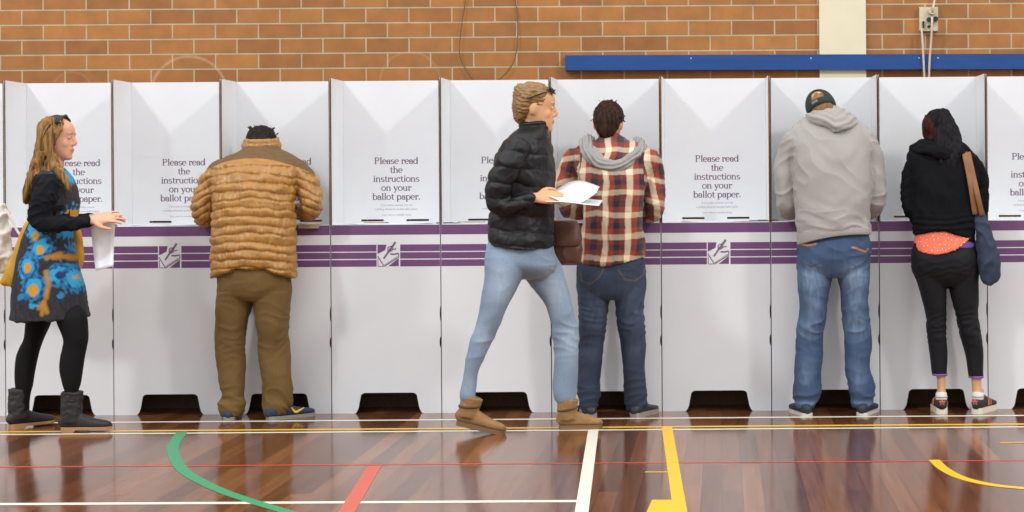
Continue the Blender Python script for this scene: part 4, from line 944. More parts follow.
    bm = bmesh.new(); loft(bm, [(139.5, 922, 950, .0, .085), (143.5, 913, 959, -.02, .115), (148, 909.5, 966, -.05, .13), (152.5, 912, 968, -.075, .13), (157, 922, 963, -.10, .11), (160, 934, 955, -.11, .09)], n=36, sub=5, exp=2.0)
    me = bake(bm, .005, 3); co = get_co(me); push(me, .006 * ridge(co, .09, 85, (.8, 1, 1.4))); put('hood', me, bk, hd, base)
    # coral polka-dot top below the hoodie, purple edge
    coral = mat('coral_cotton', (232, 112, 84), rough=.8, noise=.06, nscale=30); 
    bm = bmesh.new(); loft(bm, [(229, 917, 972, -.168, .100), (236, 914.6, 974, -.172, .117, -3, 3), (239, 914.0, 974, -.178, .128, -8, 6), (241, 914.2, 973.5, -.181, .133, -11.5, 8.2)], n=48, sub=6)
    me = bake(bm, .005, 2); co = get_co(me); push(me, .002 * folds(co, .06, 86, (.8, 1, 1)))
    tp = put('coral_top', me, coral, root, base)
    co = get_co(me) + np.array(base); no = get_no(me); rs = random.Random(2); bm = bmesh.new(); got = []
    for i in rs.sample(range(len(co)), len(co)):
        if len(got) >= 46: break
        p = Vector(co[i]); n_ = Vector(no[i])
        if n_.y > -.45 or not (P(940, 252, -.29).z < p.z < P(940, 230, -.29).z) or any((p - g).length < .020 for g in got): continue
        got.append(p); ball(bm, p, (.0030, .0012, .0030), n_.to_track_quat('Y', 'Z').to_matrix(), 8)
    dots = put_bm('dots', bm, mat('white_dot', (238, 220, 206), rough=.7), tp, base); dots['kind'] = 'stuff'
    bm = bmesh.new(); loft(bm, [(236, 920, 971, -.172, .098), (241, 917, 974.4, -.176, .116, -1, -2), (245, 917, 975, -.178, .122, -2, -3)], n=36, sub=5)
    put('purple_undershirt', bake(bm, .005, 2), mat('purple_cotton', (104, 72, 150), rough=.7, noise=.1, nscale=40), root, base)
    bm = bmesh.new(); loft(bm, pelvis)
    for l in legs: loft(bm, l, n=28)
    me = bake(bm, .0055, 4); co = get_co(me); z = co[:, 2]; push(me, .002 * gn(co, .12, 87) + .003 * ridge(co, .06, 88, (.6, .6, 1.4)) * (np.exp(-((z - .47) / .10) ** 2) + .6 * np.exp(-((z - .78) / .06) ** 2)))
    lg = put('leggings', me, mat('black_lycra', (18, 18, 23), rough=.7, spec=.3, noise=.08, nscale=50), root, base)
    pt = mat('purple_trim', (132, 84, 168), rough=.7)
    for rws in ([(373.2, 931.9, 947.3, -.15, .0515), (375.2, 932.1, 947.2, -.15, .051)], [(375.5, 968.3, 983.6, -.15, .0495), (377.6, 968.6, 983.5, -.15, .049)]):
        bm = bmesh.new(); loft(bm, rws, n=28, sub=1); put_bm('cuff', bm, pt, lg, base)
    # running shoes: black with orange emblem, lines and laces
    bs = mat('black_mesh', (48, 45, 48), rough=.8, noise=.2, nscale=90); wh = mat('cream_sole', (224, 216, 196), rough=.6); og = mat('coral_trim', (228, 108, 78), rough=.6); gr = mat('grey_piping', (176, 170, 162), rough=.6); sock = mat('white_sock', (224, 220, 216), rough=.9)
    for (px, an) in ((941.8, 2), (976, 27)):
        h_ = P(px, 413, -.2); up, d, s, o = shoe(root, base, (h_.x, -.206), an, bs, wh, .92, 1.0, .030)
        def q(t, l, z): p = o + d * t + s * l; return Vector((p.x, p.y, z))
        bm = bmesh.new()                                                     # three-leaf emblem on the heel
        for l, z, r, tl in ((0, .072, (.0042, .002, .0085), 0), (-.0095, .068, (.0042, .002, .008), -40), (.0095, .068, (.0042, .002, .008), 40)):
            ball(bm, q(-.0205, l, z), r, Matrix.Rotation(math.radians(-an), 3, 'Z') @ Matrix.Rotation(math.radians(tl), 3, 'Y'), 10)
        for zz in (.058, .053): tube(bm, [(*q(-.0205, -.011, zz), .0014, .001), (*q(-.0205, .011, zz), .0014, .001)], n=6, sub=1, hint=d)
        put_bm('heel_emblem', bm, og, up, base)
        bm = bmesh.new()
        for l in (-1, 1):
            for t in (.085, .108, .131): tube(bm, [(*q(t, l * .0385, .038), .004, .002), (*q(t + .014, l * .036, .060), .004, .002), (*q(t + .026, l * .028, .076 - .12 * (t - .085)), .003, .002)], n=6, sub=3, hint=s)
        put_bm('side_lines', bm, og, up, base)
        bm = bmesh.new()
        for t in (.10, .118, .136, .154): tube(bm, [(*q(t, -.020, .088 - .42 * (t - .10)), .003, .003), (*q(t, 0, .0935 - .42 * (t - .10)), .003, .003), (*q(t, .020, .088 - .42 * (t - .10)), .003, .003)], n=6, sub=3)
        put_bm('laces', bm, og, up, base)
        bm = bmesh.new(); tube(bm, [(*q(.03 + .034 * math.cos(a) * -1, .030 * math.sin(a), .091), .004, .004) for a in [math.radians(x) for x in range(-110, 111, 20)]], n=8, sub=1, hint=(0, 0, 1)); put_bm('collar_piping', bm, gr, up, base)
        bm = bmesh.new(); tube(bm, [(*q(.030, 0, .075), .031, .034), (*q(.030, 0, .098), .0305, .033), (*q(.032, 0, .112), .0285, .031)], n=18, sub=3, hint=d, round_end=False); put_bm('sock', bm, sock, up, base)
        bm = bmesh.new(); tube(bm, [(*q(.088, -.012, .088), .012, .006), (*q(.096, -.004, .112), .015, .006), (*q(.102, 0, .122), .010, .004)], n=10, sub=3, hint=d); put_bm('tongue', bm, gr, up, base)
    return root
black_person()
def shoulder_bag():
    base = P(988, 282, -.26)
    cv = mat('navy_canvas', (44, 54, 74), rough=.85, noise=.12, nscale=50, bump=.3, bscale=250); st = mat('tan_leather_strap', (134, 90, 54), rough=.6, noise=.1, nscale=30)
    bm = bmesh.new(); loft(bm, [(211, 974, 985, -.215, .018, 2), (222, 974.2, 988.5, -.222, .03), (236, 975.5, 992.5, -.232, .042), (252, 977.5, 997.5, -.24, .052), (266, 978.6, 1000.6, -.245, .055), (276, 980, 1001, -.245, .05, -2, 1), (282, 984, 998.5, -.245, .035, -3, 1.5)], n=32, sub=5, exp=2.4)
    me = bake(bm, .005, 3); co = get_co(me); push(me, .006 * folds(co, .14, 91, (1.3, 1, .5)) + .002 * gn(co, .06, 92))
    root = put('shoulder_bag', me, cv, None, base); tag(root, 'navy canvas shoulder bag with tan straps hanging from the woman in black', 'bag')
    def strap(pts): bm = bmesh.new(); tube(bm, pts, n=10, sub=6, hint=(0, 0, 1), exp=3); put_bm('strap', bm, st, root, base)
    strap([T(966, 152.5, -.02, 2.7, .003), T(964.5, 151, -.09, 2.7, .003), T(965, 156, -.185, 2.7, .003), T(968, 170, -.222, 2.7, .003), T(971.5, 190, -.252, 2.7, .003), T(975, 214, -.245, 2.7, .003)])
    strap([T(969, 153, -.02, 2.7, .003), T(968, 151.8, -.09, 2.7, .003), T(969, 157, -.19, 2.7, .003), T(973.5, 177, -.235, 2.7, .003), T(978, 197, -.262, 2.7, .003), T(982, 215, -.243, 2.7, .003)])
shoulder_bag()

# ================================================================== woman in the floral dress walking at the left
def floral_person():
    YC = -.6; base = P(52, 428, YC); base.z = 0
    torso = [(161, 47, 63, YC, .05), (168, 44, 62, YC, .085), (174, 42, 65.5, YC, .14), (181, 39.5, 70, YC, .17), (190, 37.5, 74, YC, .175), (202, 36, 76.5, YC, .162), (214, 33.5, 75, YC, .15), (225, 30.5, 72, YC, .14), (238, 26, 70.5, YC, .152)]
    skirt = [(222, 31, 72.5, YC, .146), (238, 26, 70.8, YC, .158), (254, 21, 73.5, YC, .172), (268, 18, 76, YC, .18), (284, 16, 79.7, YC, .187), (300, 14.2, 83.5, YC, .19), (313, 13, 86, YC, .19, -1.5, 0), (317.3, 12.6, 86.8, YC, .19, -2, .5)]
    legs = [[(305, 62, 78, -.665, .05), (312, 58.5, 84.5, -.67, .07), (320, 57.2, 86.5, -.675, .078), (338, 64, 87.5, -.68, .066), (348, 63, 86, -.68, .06), (358, 60.8, 84, -.68, .06), (370, 60.2, 82.3, -.68, .057), (384, 63, 80.2, -.68, .047), (391, 65, 78, -.68, .038), (402, 67, 76, -.68, .034), (410, 67, 76, -.68, .034)],
            [(305, 32, 48, -.535, .05), (312, 28, 51, -.53, .07), (320, 27, 51, -.525, .078), (338, 25, 43.3, -.52, .064), (347, 20.5, 40, -.52, .06), (357, 16.8, 37.3, -.52, .058), (372, 15.5, 34.2, -.52, .055), (386, 15.8, 32.2, -.52, .045), (392, 17.5, 30.5, -.52, .038), (402, 18.5, 29, -.52, .034), (410, 18.5, 29, -.52, .034)]]
    arm = [T(50, 182, -.775, 10.5, .05), T(45, 197, -.80, 12, .056), T(40.5, 211, -.80, 11.5, .054), T(42, 222, -.80, 9.6, .048), T(55, 224.5, -.80, 8, .042), T(72, 224, -.79, 6.8, .036), T(88, 221, -.78, 5.6, .030)]
    arm2 = [T(51, 182, -.425, 10, .05), T(46, 200, -.41, 11, .05), T(44, 216, -.40, 9, .045), T(58, 222, -.42, 7.5, .04), T(78, 221, -.46, 6.2, .034), T(92, 218.5, -.49, 5.4, .029)]
    M = head_matrix(P(57.2, 136.5, YC), -90, 5, 0, .95)
    bm = bmesh.new(); loft(bm, torso, shrink=.02); loft(bm, skirt[:5], shrink=.03)
    for l in legs: loft(bm, l, n=24, shrink=.008)
    tube(bm, thin(arm, .012)); tube(bm, thin(arm2, .012))
    w1 = Vector(P(92, 220, -.775)); hand(bm, w1, (1, .05, .18), (-.15, -.75, .65), 1, k=.95, curl=.22, spread=.10)
    w2 = Vector(P(96, 217.5, -.50)); hand(bm, w2, (1, -.1, .1), (-.1, .5, .85), -1, k=.95, curl=.2, spread=.08)
    tube(bm, [(*P(53, 172, YC), .052, .056), (*P(54.5, 160, YC), .047, .05), (*(M @ Vector((0, -.015, .06))), .046, .048)]); head(bm, M)
    me = bake(bm, .0052, 2); tint(me, (226, 170, 140), face_paint(M, (196, 104, 92), (150, 108, 66)) )
    root = put('person', me, SKIN, None, base); eyes(M, root, base)
    tag(root, 'fair-haired woman in blue floral dress and black cardigan walking right', 'person')
    R3 = M.to_3x3(); bm = bmesh.new()
    ball(bm, M @ Vector((0, -.018, .150)), (.083, .092, .080), R3, 20); ball(bm, M @ Vector((0, -.045, .10)), (.080, .060, .09), R3, 16)
    tube(bm, [T(48, 128, YC, 7.5, .085), T(46, 145, YC, 8, .09), T(43.5, 160, YC, 8.5, .10), T(39, 175, YC, 8.5, .11), T(33.5, 190, YC, 7, .10), T(29.5, 201, YC, 4, .08)], n=20, sub=5)
    for sY in (-1, 1):
        tube(bm, [T(52, 121, YC + sY * .062, 5, .022), T(49, 134, YC + sY * .085, 5, .020), T(49.5, 148, YC + sY * .092, 5, .02), T(54, 162, YC + sY * .10, 5, .02), T(60, 173, YC + sY * .125, 4.6, .02), T(66.5, 184, YC + sY * .128, 3.6, .018), T(70, 191.5, YC + sY * .122, 1.8, .01)], n=14, sub=5)
        tube(bm, [T(58, 119, YC + sY * .045, 3.4, .02), T(61, 125, YC + sY * .064, 3, .012), T(56, 135, YC + sY * .080, 3.4, .012), T(51, 146, YC + sY * .088, 3.5, .014)], n=10, sub=5)
    rs = random.Random(7)
    for i in range(26):
        x = rs.uniform(31, 48); t = rs.random(); s_ = rs.choice((-1, 1)); y0 = rs.uniform(150, 182)
        tube(bm, [T(x + 6, y0, YC + s_ * .105, 1.8), T(x + 2, y0 + 11, YC + s_ * .112, 1.7), T(x - 2, y0 + 22, YC + s_ * .10, .6)], n=6, sub=4)
    put('hair', hair_mesh(bm, .0045, .0032, 15, (1, 1, .13), .016), hair_mat('honey_blonde_hair', (80, 56, 34), (176, 134, 78)), root, base)
    # sunglasses pushed up on the hair
    gl = mat('dark_lens', (24, 22, 24), rough=.18); bm = bmesh.new()
    for s in (-1, 1):
        ball(bm, M @ Vector((s * .060, .010, .212)), (.033, .036, .012), R3 @ Matrix.Rotation(math.radians(-8), 3, 'X') @ Matrix.Rotation(s * .85, 3, 'Y'), 14)
        tube(bm, [(*(M @ Vector((s * .084, .000, .192))), .005, .008), (*(M @ Vector((s * .097, -.014, .165))), .005, .008), (*(M @ Vector((s * .101, -.030, .130))), .004, .007), (*(M @ Vector((s * .100, -.036, .106))), .003, .005)], n=8, sub=4)
    tube(bm, [(*(M @ Vector((-.036, .034, .228))), .005, .005), (*(M @ Vector((0, .038, .238))), .005, .005), (*(M @ Vector((.036, .034, .228))), .005, .005)], n=8, sub=3)
    g_ = put_bm('sunglasses', bm, gl, root, base)
    # dress with big blue and mustard flowers
    bm = bmesh.new(); loft(bm, torso[1:], n=44, sub=5); loft(bm, skirt, n=52, sub=6)
    me = bake(bm, .0048, 3); co = get_co(me); z = co[:, 2]
    c = np.tile(np.array(lin((40, 40, 46))), (len(co), 1)); c *= (1 + .3 * gn(co, .02, 3))[:, None].clip(.5, 1.6)
    Yn = YC - .17; BL = (32, 124, 176); BL2 = (46, 160, 206); MU = (204, 146, 40); NA = (26, 52, 104)
    def disc(px, py, r, col, e=1.0, soft=.25, wob=.12, sd=1):
        nonlocal c
        p = P(px, py, Yn); d = np.hypot((co[:, 0] - p.x) / e, z - p.z) / (r * S(Yn)) + wob * gn(co, .03, sd); c = mixc(c, np.clip((1 - d) / soft + .5, 0, 1), col)
    for k_, (px, py) in enumerate(((31, 232), (36, 221), (50, 226), (58, 232), (72, 206), (66, 214), (32, 226), (52, 176), (58, 172), (46, 181), (62, 178), (21, 297), (34, 306), (58, 296), (24, 275))): disc(px, py, 6.2 if py < 250 else 3.4, BL if k_ % 2 else BL2, 1.1, .3, .35, 20 + k_)
    for px, py, r in ((40, 247, 12.5), (28, 266, 13), (35, 287, 14.5), (56, 275, 12), (69, 279, 14), (67, 247, 9)):
        sd = int(px * 3 + py); disc(px, py, r, BL, .88, .2, .16, sd); disc(px, py, r * .80, NA, .88, .25, .16, sd + 1); disc(px, py, r * .66, BL2, .88, .25, .16, sd + 2)
    for px, py, r in ((40, 250, 4.5), (28, 268, 5), (34, 290, 6), (71, 277, 6.4), (64, 214, 4), (34, 236, 4.5)): disc(px, py, r, MU, .85, .3, .15, int(px + py))
    for px, py, r in ((67, 249, 5), (57, 276, 4)): disc(px, py, r, NA, .8, .3, .1, int(px))
    for pts in (((46, 272), (49, 285), (47, 298)), ((52, 258), (60, 257), (66, 262)), ((40, 308), (45, 302), (48, 312)), ((45, 302), (43, 314)), ((46, 258), (56, 254))): c = mixc(c, np.clip(1.5 - dist_poly(co, [P(*q, Yn) for q in pts]) / .011, 0, 1) * .8, (186, 132, 40))
    push(me, .004 * gn(co, .18, 95) + .005 * ridge(co, .12, 96, (1.5, 1, .3)) * np.clip((P(50, 240, YC).z - z) / .25, 0, 1))
    paint(me, 'print', np.clip(c, 0, 1)); put('floral_dress', me, mat('floral_print', (60, 90, 120), rough=.85, attr='print', noise=.08, nscale=120, bump=.15, bscale=400), root, base)
    # black cardigan: cropped body and two sleeves
    bm = bmesh.new(); loft(bm, [(174, 41, 62, YC, .15), (181, 38.3, 68.5, YC, .18), (190, 36.3, 72.5, YC, .186), (202, 34.7, 74, YC, .173), (213, 32.6, 74.5, YC, .161), (221, 31, 71.5, YC, .154)], n=40, sub=5); tube(bm, arm, n=22, sub=5); tube(bm, arm2, n=20, sub=5)
    me = bake(bm, .0052, 4); co = get_co(me); push(me, .003 * gn(co, .12, 97) + .005 * ridge(co, .07, 98, (1, 1, 1)))
    put('cardigan', me, mat('black_knit', (22, 23, 29), rough=.9, noise=.12, nscale=80, bump=.3, bscale=350, spec=.2), root, base)
    tights = mat('black_tights', (15, 14, 16), rough=.8, spec=.25, noise=.08, nscale=60)
    for l in legs:
        bm = bmesh.new(); loft(bm, l, n=28); put('tights_leg', bake(bm, .006, 2), tights, root, base)
    bt = mat('charcoal_leather', (38, 36, 38), rough=.62, noise=.15, nscale=30, bump=.3, bscale=90); ts = mat('tan_sole', (168, 128, 86), rough=.75)
    sh = [(.05, .045, .05, .008), (.10, .048, .053, .006), (.15, .051, .053, .008), (.19, .053, .054, .010), (.206, .054, .055, .010)]
    f1 = P(64, 428, -.68); shoe(root, base, (f1.x - .010, -.676), 84, bt, ts, .87, 1.0, .026, name='ankle_boot', shaft=sh, heel_block=.012, voxel=.0052, rumple=.0025)
    f2 = P(17, 428, -.50); shoe(root, base, (f2.x - .012, -.555), 40, bt, ts, .86, 1.0, .026, name='ankle_boot', shaft=sh, heel_block=.012, voxel=.0052, rumple=.0025)
floral_person()
def mustard_bag():
    base = P(35, 285, -.36)
    mm = mat('mustard_leather', (198, 148, 34), rough=.55, noise=.12, nscale=14, bump=.2, bscale=80)
    bm = bmesh.new(); Y = -.355
    loft(bm, [(221, 27, 76, Y, .022), (232, 22, 81, Y, .036), (246, 15, 83.5, Y, .045), (260, 9, 84.5, Y, .05), (272, 4, 80, Y, .05), (282, 0, 70, Y, .045), (287, 4, 60, Y, .03)], n=40, sub=5, exp=3)
    me = bake(bm, .006, 3); co = get_co(me); push(me, .008 * ridge(co, .14, 101, (1.2, 1, .6)))
    root = put('handbag', me, mm, None, base); tag(root, 'mustard yellow slouchy handbag hanging behind the woman in the floral dress', 'bag')
    bm = bmesh.new(); tube(bm, [T(34, 226, Y, 2, .006), T(40, 205, -.36, 2, .006), T(46, 186, -.375, 2, .006), T(50, 171.5, -.42, 2, .006), T(55, 172, -.40, 2, .006), T(60, 190, -.365, 2, .006), T(68, 224, Y, 2, .006)], n=10, sub=6); put_bm('strap', bm, mm, root, base)
mustard_bag()
def white_bag():
    base = P(0, 272, -.26); bm = bmesh.new(); Y = -.27
    loft(bm, [(205, -6, 5, Y, .02), (215, -12, 8.5, Y, .03), (222, -16, 8, Y, .036), (232, -22, 10.5, Y, .042), (246, -24, 12, Y, .046), (258, -24, 11, Y, .046), (268, -20, 7, Y, .036), (272, -12, 2, Y, .02)], n=36, sub=5, exp=2.4)
    me = bake(bm, .006, 2); co = get_co(me); push(me, .010 * ridge(co, .10, 103, (1.3, 1, .7)) + .004 * gn(co, .05, 104))
    root = put('carrier_bag', me, mat('white_cotton', (232, 228, 218), rough=.85, noise=.03, nscale=20), None, base); tag(root, 'crumpled white bag hanging beside the mustard bag, cut by the left edge', 'bag')
    bm = bmesh.new(); tube(bm, [T(-3, 208, Y, 1.6, .006), T(7, 212, -.28, 1.4, .006), T(18, 232, -.295, 1.4, .006), T(28, 244, -.312, 1.4, .006)], n=8, sub=5); put_bm('handle', bm, MATS['white_cotton'], root, base)
white_bag()
def papers_left():
    base = P(104, 236, -.70); bm = bmesh.new(); n = 14; V = [[], []]
    for i in range(n + 1):
        t = i / n; a = P(103 + 1.5 * t, 221.5 + 47 * t, -.735 + .05 * math.sin(t * 2.5)); w = .058
        for L_, o in ((0, 0), (1, .0012)):
            V[L_].append([bm.verts.new((a.x + u * w * (1 - .15 * t), a.y + o + .012 * math.sin(u * 2 + t * 3), a.z + .012 * u)) for u in (-1, -.5, 0, .5, 1)])
    for L_ in (0, 1):
        for i in range(n):
            for j in range(4): bm.faces.new([V[L_][i][j], V[L_][i][j + 1], V[L_][i + 1][j + 1], V[L_][i + 1][j]])
    for i in range(n):
        for j in (0, 4): bm.faces.new([V[0][i][j], V[0][i + 1][j], V[1][i + 1][j], V[1][i][j]])
    for i in (0, n):
        for j in range(4): bm.faces.new([V[0][i][j], V[0][i][j + 1], V[1][i][j + 1], V[1][i][j]])
    tag(put_bm('ballot_paper', bm, paper, None, base), 'white ballot papers hanging from the hand of the woman in the floral dress', 'paper')
papers_left()

# ================================================================== woman in the black puffer striding through the middle
def striding_person():
    YC = -.78; base = P(515, 430, YC); base.z = 0
    torso = [(122, 524, 545, YC, .06), (128, 519, 547.5, YC, .09), (134, 512, 549, YC, .15), (142, 504, 550.5, YC, .18), (153, 497.5, 553, YC, .195), (168, 493.5, 554.5, YC, .195), (186, 491.3, 554.8, YC, .186), (206, 490.3, 554.3, YC, .172), (225, 489, 553.3, YC, .168), (238, 488.6, 554, YC, .180, -1, 0), (245, 489, 554, YC, .184, -3.5, -2.5)]
    pelvis = [(234, 492, 549, YC, .13), (244, 488.5, 552.5, YC, .152), (254, 486, 555, YC, .162), (264, 486, 557, YC, .155), (272, 494, 553, YC, .125), (279, 508, 545, YC, .07)]
    legs = [[(250, 487, 532, -.845, .085), (260, 484.8, 530, -.85, .092), (276, 484, 524, -.855, .09), (300, 481.3, 511, -.86, .082), (319, 477.8, 502.5, -.86, .074), (335, 472.3, 495.3, -.86, .068), (348, 468.3, 488.3, -.86, .062), (360, 465.2, 483, -.86, .06), (373, 463, 478.3, -.86, .054), (388, 460.8, 476.3, -.86, .046), (397, 459.8, 475.3, -.86, .043), (402, 461.5, 472.5, -.86, .035), (408, 462, 471, -.86, .03)],
            [(250, 506, 552, -.715, .085), (262, 511, 560, -.71, .092), (279, 525.5, 565.3, -.71, .09), (301, 543, 571, -.71, .082), (314, 548, 575, -.71, .076), (327, 551.3, 578, -.71, .07), (345, 553, 578.6, -.71, .064), (361, 554, 578.6, -.71, .06), (373, 553.6, 578, -.71, .055), (390, 553.2, 577, -.71, .05), (399, 555, 575.5, -.71, .046), (404, 558, 573, -.71, .036), (410, 559, 572, -.71, .03)]]
    arm = [T(520, 148, -.965, 12, .052), T(509, 164, -.985, 13.2, .06), T(500.5, 182, -.99, 13, .058), T(497.5, 198, -.985, 12, .054), T(503, 207.5, -.985, 10.2, .05), T(516, 204.5, -.985, 8.6, .044), T(530, 199, -.98, 6.8, .036)]
    arm2 = [T(522, 148, -.60, 12, .05), T(514, 166, -.58, 12.5, .055), T(509, 184, -.57, 12, .054), T(513, 198, -.58, 10, .05), T(528, 200, -.62, 8, .044), T(542, 197, -.68, 6.4, .036)]
    M = head_matrix(P(536.5, 106.5, YC), -88, 6, 0, 1.02)
    bm = bmesh.new(); loft(bm, torso, shrink=.022); loft(bm, pelvis, shrink=.014)
    for l in legs: loft(bm, l, n=24, shrink=.010)
    tube(bm, thin(arm, .014)); tube(bm, thin(arm2, .014))
    hand(bm, P(536, 197.6, -.965), (1, .12, .02), (-.05, -.80, .60), -1, k=1.0, curl=.38, spread=.03, thumb_in=.25)
    hand(bm, P(549, 195.8, -.70), (1, -.15, .02), (0, .5, .85), 1, k=1.0, curl=.3, spread=.03, thumb_in=.1)
    tube(bm, [(*P(533.5, 133, YC), .056, .062), (*P(533.5, 125, YC), .05, .056), (*(M @ Vector((0, -.018, .06))), .048, .052)]); head(bm, M)
    me = bake(bm, .0052, 2); tint(me, (222, 168, 126), face_paint(M, (186, 104, 88), (118, 86, 52))); root = put('person', me, SKIN, None, base); eyes(M, root, base)
    tag(root, 'woman in black padded jacket and light blue jeans striding right', 'person')
    R3 = M.to_3x3(); bm = bmesh.new()
    ball(bm, M @ Vector((0, -.020, .160)), (.084, .100, .080), R3, 20); ball(bm, M @ Vector((0, -.055, .12)), (.080, .066, .078), R3, 16); ball(bm, M @ Vector((0, -.080, .185)), (.044, .040, .042), R3, 14)
    ball(bm, M @ Vector((0, -.07, .075)), (.06, .04, .05), R3, 12)
    put('hair', hair_mesh(bm, .0045, .003, 16, (.25, .9, 1), .015), mat('brown_hair', (112, 82, 46), rough=.42, nscale=24, stretch=(2, 8, 8), rgb2=(164, 124, 70), bump=.5, bscale=30, bstretch=(2, 8, 8)), root, base)
    gl = mat('dark_lens', (24, 22, 24), rough=.18); bm = bmesh.new()
    for s in (-1, 1):
        ball(bm, M @ Vector((s * .036, .068, .208)), (.031, .026, .008), R3 @ Matrix.Rotation(math.radians(-48), 3, 'X'), 14)
        tube(bm, [(*(M @ Vector((s * .066, .060, .200))), .004, .005), (*(M @ Vector((s * .089, .015, .178))), .0035, .005), (*(M @ Vector((s * .090, -.045, .15))), .003, .005)], n=8, sub=4)
    tube(bm, [(*(M @ Vector((-.012, .076, .206))), .004, .004), (*(M @ Vector((0, .082, .209))), .004, .004), (*(M @ Vector((.012, .076, .206))), .004, .004)], n=8, sub=2)
    put_bm('sunglasses', bm, gl, root, base)
    bj = mat('black_nylon', (17, 17, 21), rough=.5, spec=.4, noise=.12, nscale=30, bump=.25, bscale=80)
    bm = bmesh.new(); loft(bm, torso, n=48, sub=6); tube(bm, arm, n=22, sub=6); tube(bm, arm2, n=20, sub=6)
    me = bake(bm, .0055, 4); co = get_co(me); t = np.mod((co[:, 2] + .008 * gn(co, .12, 3) + .10 * (co[:, 0] - base.x)) / .078, 1); bul = np.sqrt(np.clip(1 - (2 * t - 1) ** 2, 0, 1)); w = np.clip((P(520, 133, YC).z - co[:, 2]) / .05, 0, 1)
    push(me, w * (.009 * (bul - .75) + .002 * folds(co, .06, 111, (1.2, 1, .6))) + .003 * gn(co, .1, 112)); jk = put('padded_jacket', me, bj, root, base)
    bm = bmesh.new(); c = P(534, 127, YC)
    for dz, r in ((0, .019), (.026, .015)): tube(bm, [(c.x + .064 * math.cos(a), c.y + .072 * math.sin(a), c.z - .012 + dz + .006 * math.cos(a), r, r * .85) for a in [math.radians(x) for x in range(20, 341, 16)]], n=10, sub=1, hint=(0, 0, 1))
    put('collar', bake(bm, .005, 2), bj, jk, base)
    bm = bmesh.new(); loft(bm, pelvis)
    for l in legs: loft(bm, l, n=28)
    Y = -.95; denim(bm, root, base, 'jeans', DENIM, (130, 150, 172), 121, fades=[(P(500, 285, Y), (.05, .12), .4), (P(552, 290, Y), (.05, .12), .4), (P(483, 335, Y), (.04, .08), .35), (P(568, 345, Y), (.04, .08), .4), (P(468, 385, Y), (.03, .05), .3)], fade_rgb=(186, 200, 214), amp=.005)
    tan = mat('tan_suede', (150, 114, 72), rough=.85, noise=.12, nscale=40, bump=.2, bscale=200); ds = mat('dark_tan_sole', (120, 92, 62), rough=.8)
    sh = [(.05, .044, .048, .004), (.09, .046, .05, .002), (.125, .048, .052, .004), (.155, .051, .055, .006)]
    f1 = P(456, 430, -.86); X0 = f1.x; tp = Vector((X0 + .205, -.86, 0)); xf = Matrix.Translation(tp) @ Matrix.Rotation(math.radians(13), 4, 'Y') @ Matrix.Translation(-tp)
    up, d, s, o = shoe(root, base, (X0, -.86), 88, tan, ds, .86, 1.0, .022, name='ankle_boot', shaft=sh, voxel=.005, xf=xf)
    bm = bmesh.new(); q = [xf @ (o + d * (.04 + .052 * math.cos(a)) + s * (.052 * math.sin(a)) + Vector((0, 0, .105 + .01 * math.cos(a)))) for a in [math.radians(x) for x in range(0, 361, 20)]]
    tube(bm, [(*p, .006, .003) for p in q], n=8, sub=1, hint=(1, 0, 0), round_end=False); put_bm('ankle_strap', bm, mat('dark_suede', (96, 70, 46), rough=.85), up, base)
    f2 = P(560, 430, -.72); up, d, s, o = shoe(root, base, (f2.x, -.715), 80, tan, ds, .76, 1.0, .022, name='ankle_boot', shaft=sh, voxel=.005)
    bm = bmesh.new(); q = [(o + d * (.04 + .052 * math.cos(a)) + s * (.052 * math.sin(a)) + Vector((0, 0, .105 + .01 * math.cos(a)))) for a in [math.radians(x) for x in range(0, 361, 20)]]
    tube(bm, [(*p, .006, .003) for p in q], n=8, sub=1, hint=(1, 0, 0), round_end=False); put_bm('ankle_strap', bm, MATS['dark_suede'], up, base)
striding_person()
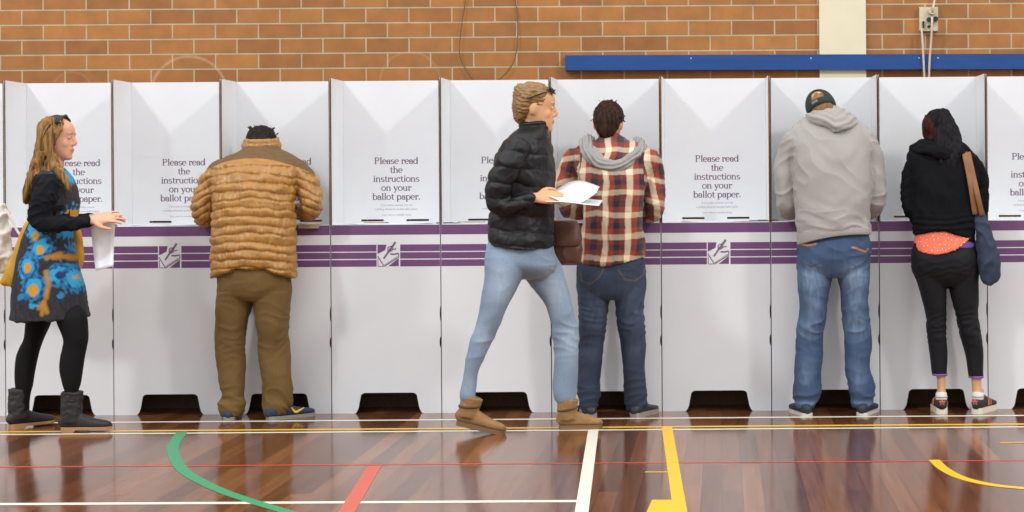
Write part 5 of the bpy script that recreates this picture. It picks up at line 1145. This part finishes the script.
def brown_bag():
    Y = -.60; base = P(566, 263, Y); bl = mat('brown_leather', (92, 54, 36), rough=.5, noise=.12, nscale=16, bump=.2, bscale=80)
    bm = bmesh.new(); loft(bm, [(221, 553, 576, Y, .022), (228, 550, 580, Y, .04), (242, 549.5, 581.5, Y, .052), (255, 551, 582, Y, .055), (263, 554, 580, Y, .045)], n=36, sub=5, exp=3.2)
    me = bake(bm, .0055, 2); co = get_co(me); push(me, .004 * ridge(co, .10, 131)); root = put('handbag', me, bl, None, base); tag(root, 'brown leather handbag at the far hip of the striding woman', 'bag')
    bm = bmesh.new(); loft(bm, [(220.5, 552.5, 576.5, Y - .004, .026), (229, 549.4, 580.6, Y - .004, .045), (240, 549, 582, Y - .006, .057), (246, 551, 580, Y - .006, .058)], n=36, sub=4, exp=3.2); put_bm('flap', bm, bl, root, base)
    bm = bmesh.new(); tube(bm, [T(554, 225, Y, 1.3, .006), T(549, 205, -.575, 1.3, .006), T(541, 180, -.555, 1.3, .006), T(533, 152, -.56, 1.3, .006), T(528, 136, -.62, 1.3, .006), T(525, 131, -.70, 1.3, .006)], n=8, sub=6); put_bm('strap', bm, bl, root, base)
brown_bag()
def held_papers():
    for k, (x0, x1, y, w, lab, Y, tl) in enumerate(((548, 601, 199.2, .15, 'white ballot paper held flat in front by the striding woman, lower sheet', -.86, -.03), (552, 598, 194.5, .12, 'white folded ballot paper held on top by the striding woman', -.87, .05))):
        base = P((x0 + x1) / 2, y, Y); bm = bmesh.new(); n = 14; a, b = P(x0, y, Y), P(x1, y - tl * 100, Y); V = [[], []]
        for i in range(n + 1):
            t = i / n; p = a.lerp(b, t)
            for L_, o in ((0, 0), (1, .0014)):
                V[L_].append([bm.verts.new((p.x, p.y + u * w, p.z + o + .004 * math.sin(t * 5 + k) + (.012 + .045 * k * math.sin(t * 3.1)) * u)) for u in (-1, -.5, 0, .5, 1)])
        for i in range(n):
            for j in range(4):
                for L_ in (0, 1): bm.faces.new([V[L_][i][j], V[L_][i][j + 1], V[L_][i + 1][j + 1], V[L_][i + 1][j]])
            for j in (0, 4): bm.faces.new([V[0][i][j], V[0][i + 1][j], V[1][i + 1][j], V[1][i][j]])
        for i in (0, n):
            for j in range(4): bm.faces.new([V[0][i][j], V[0][i][j + 1], V[1][i][j + 1], V[1][i][j]])
        tag(put_bm('ballot_paper', bm, paper, None, base), lab, 'paper')
held_papers()
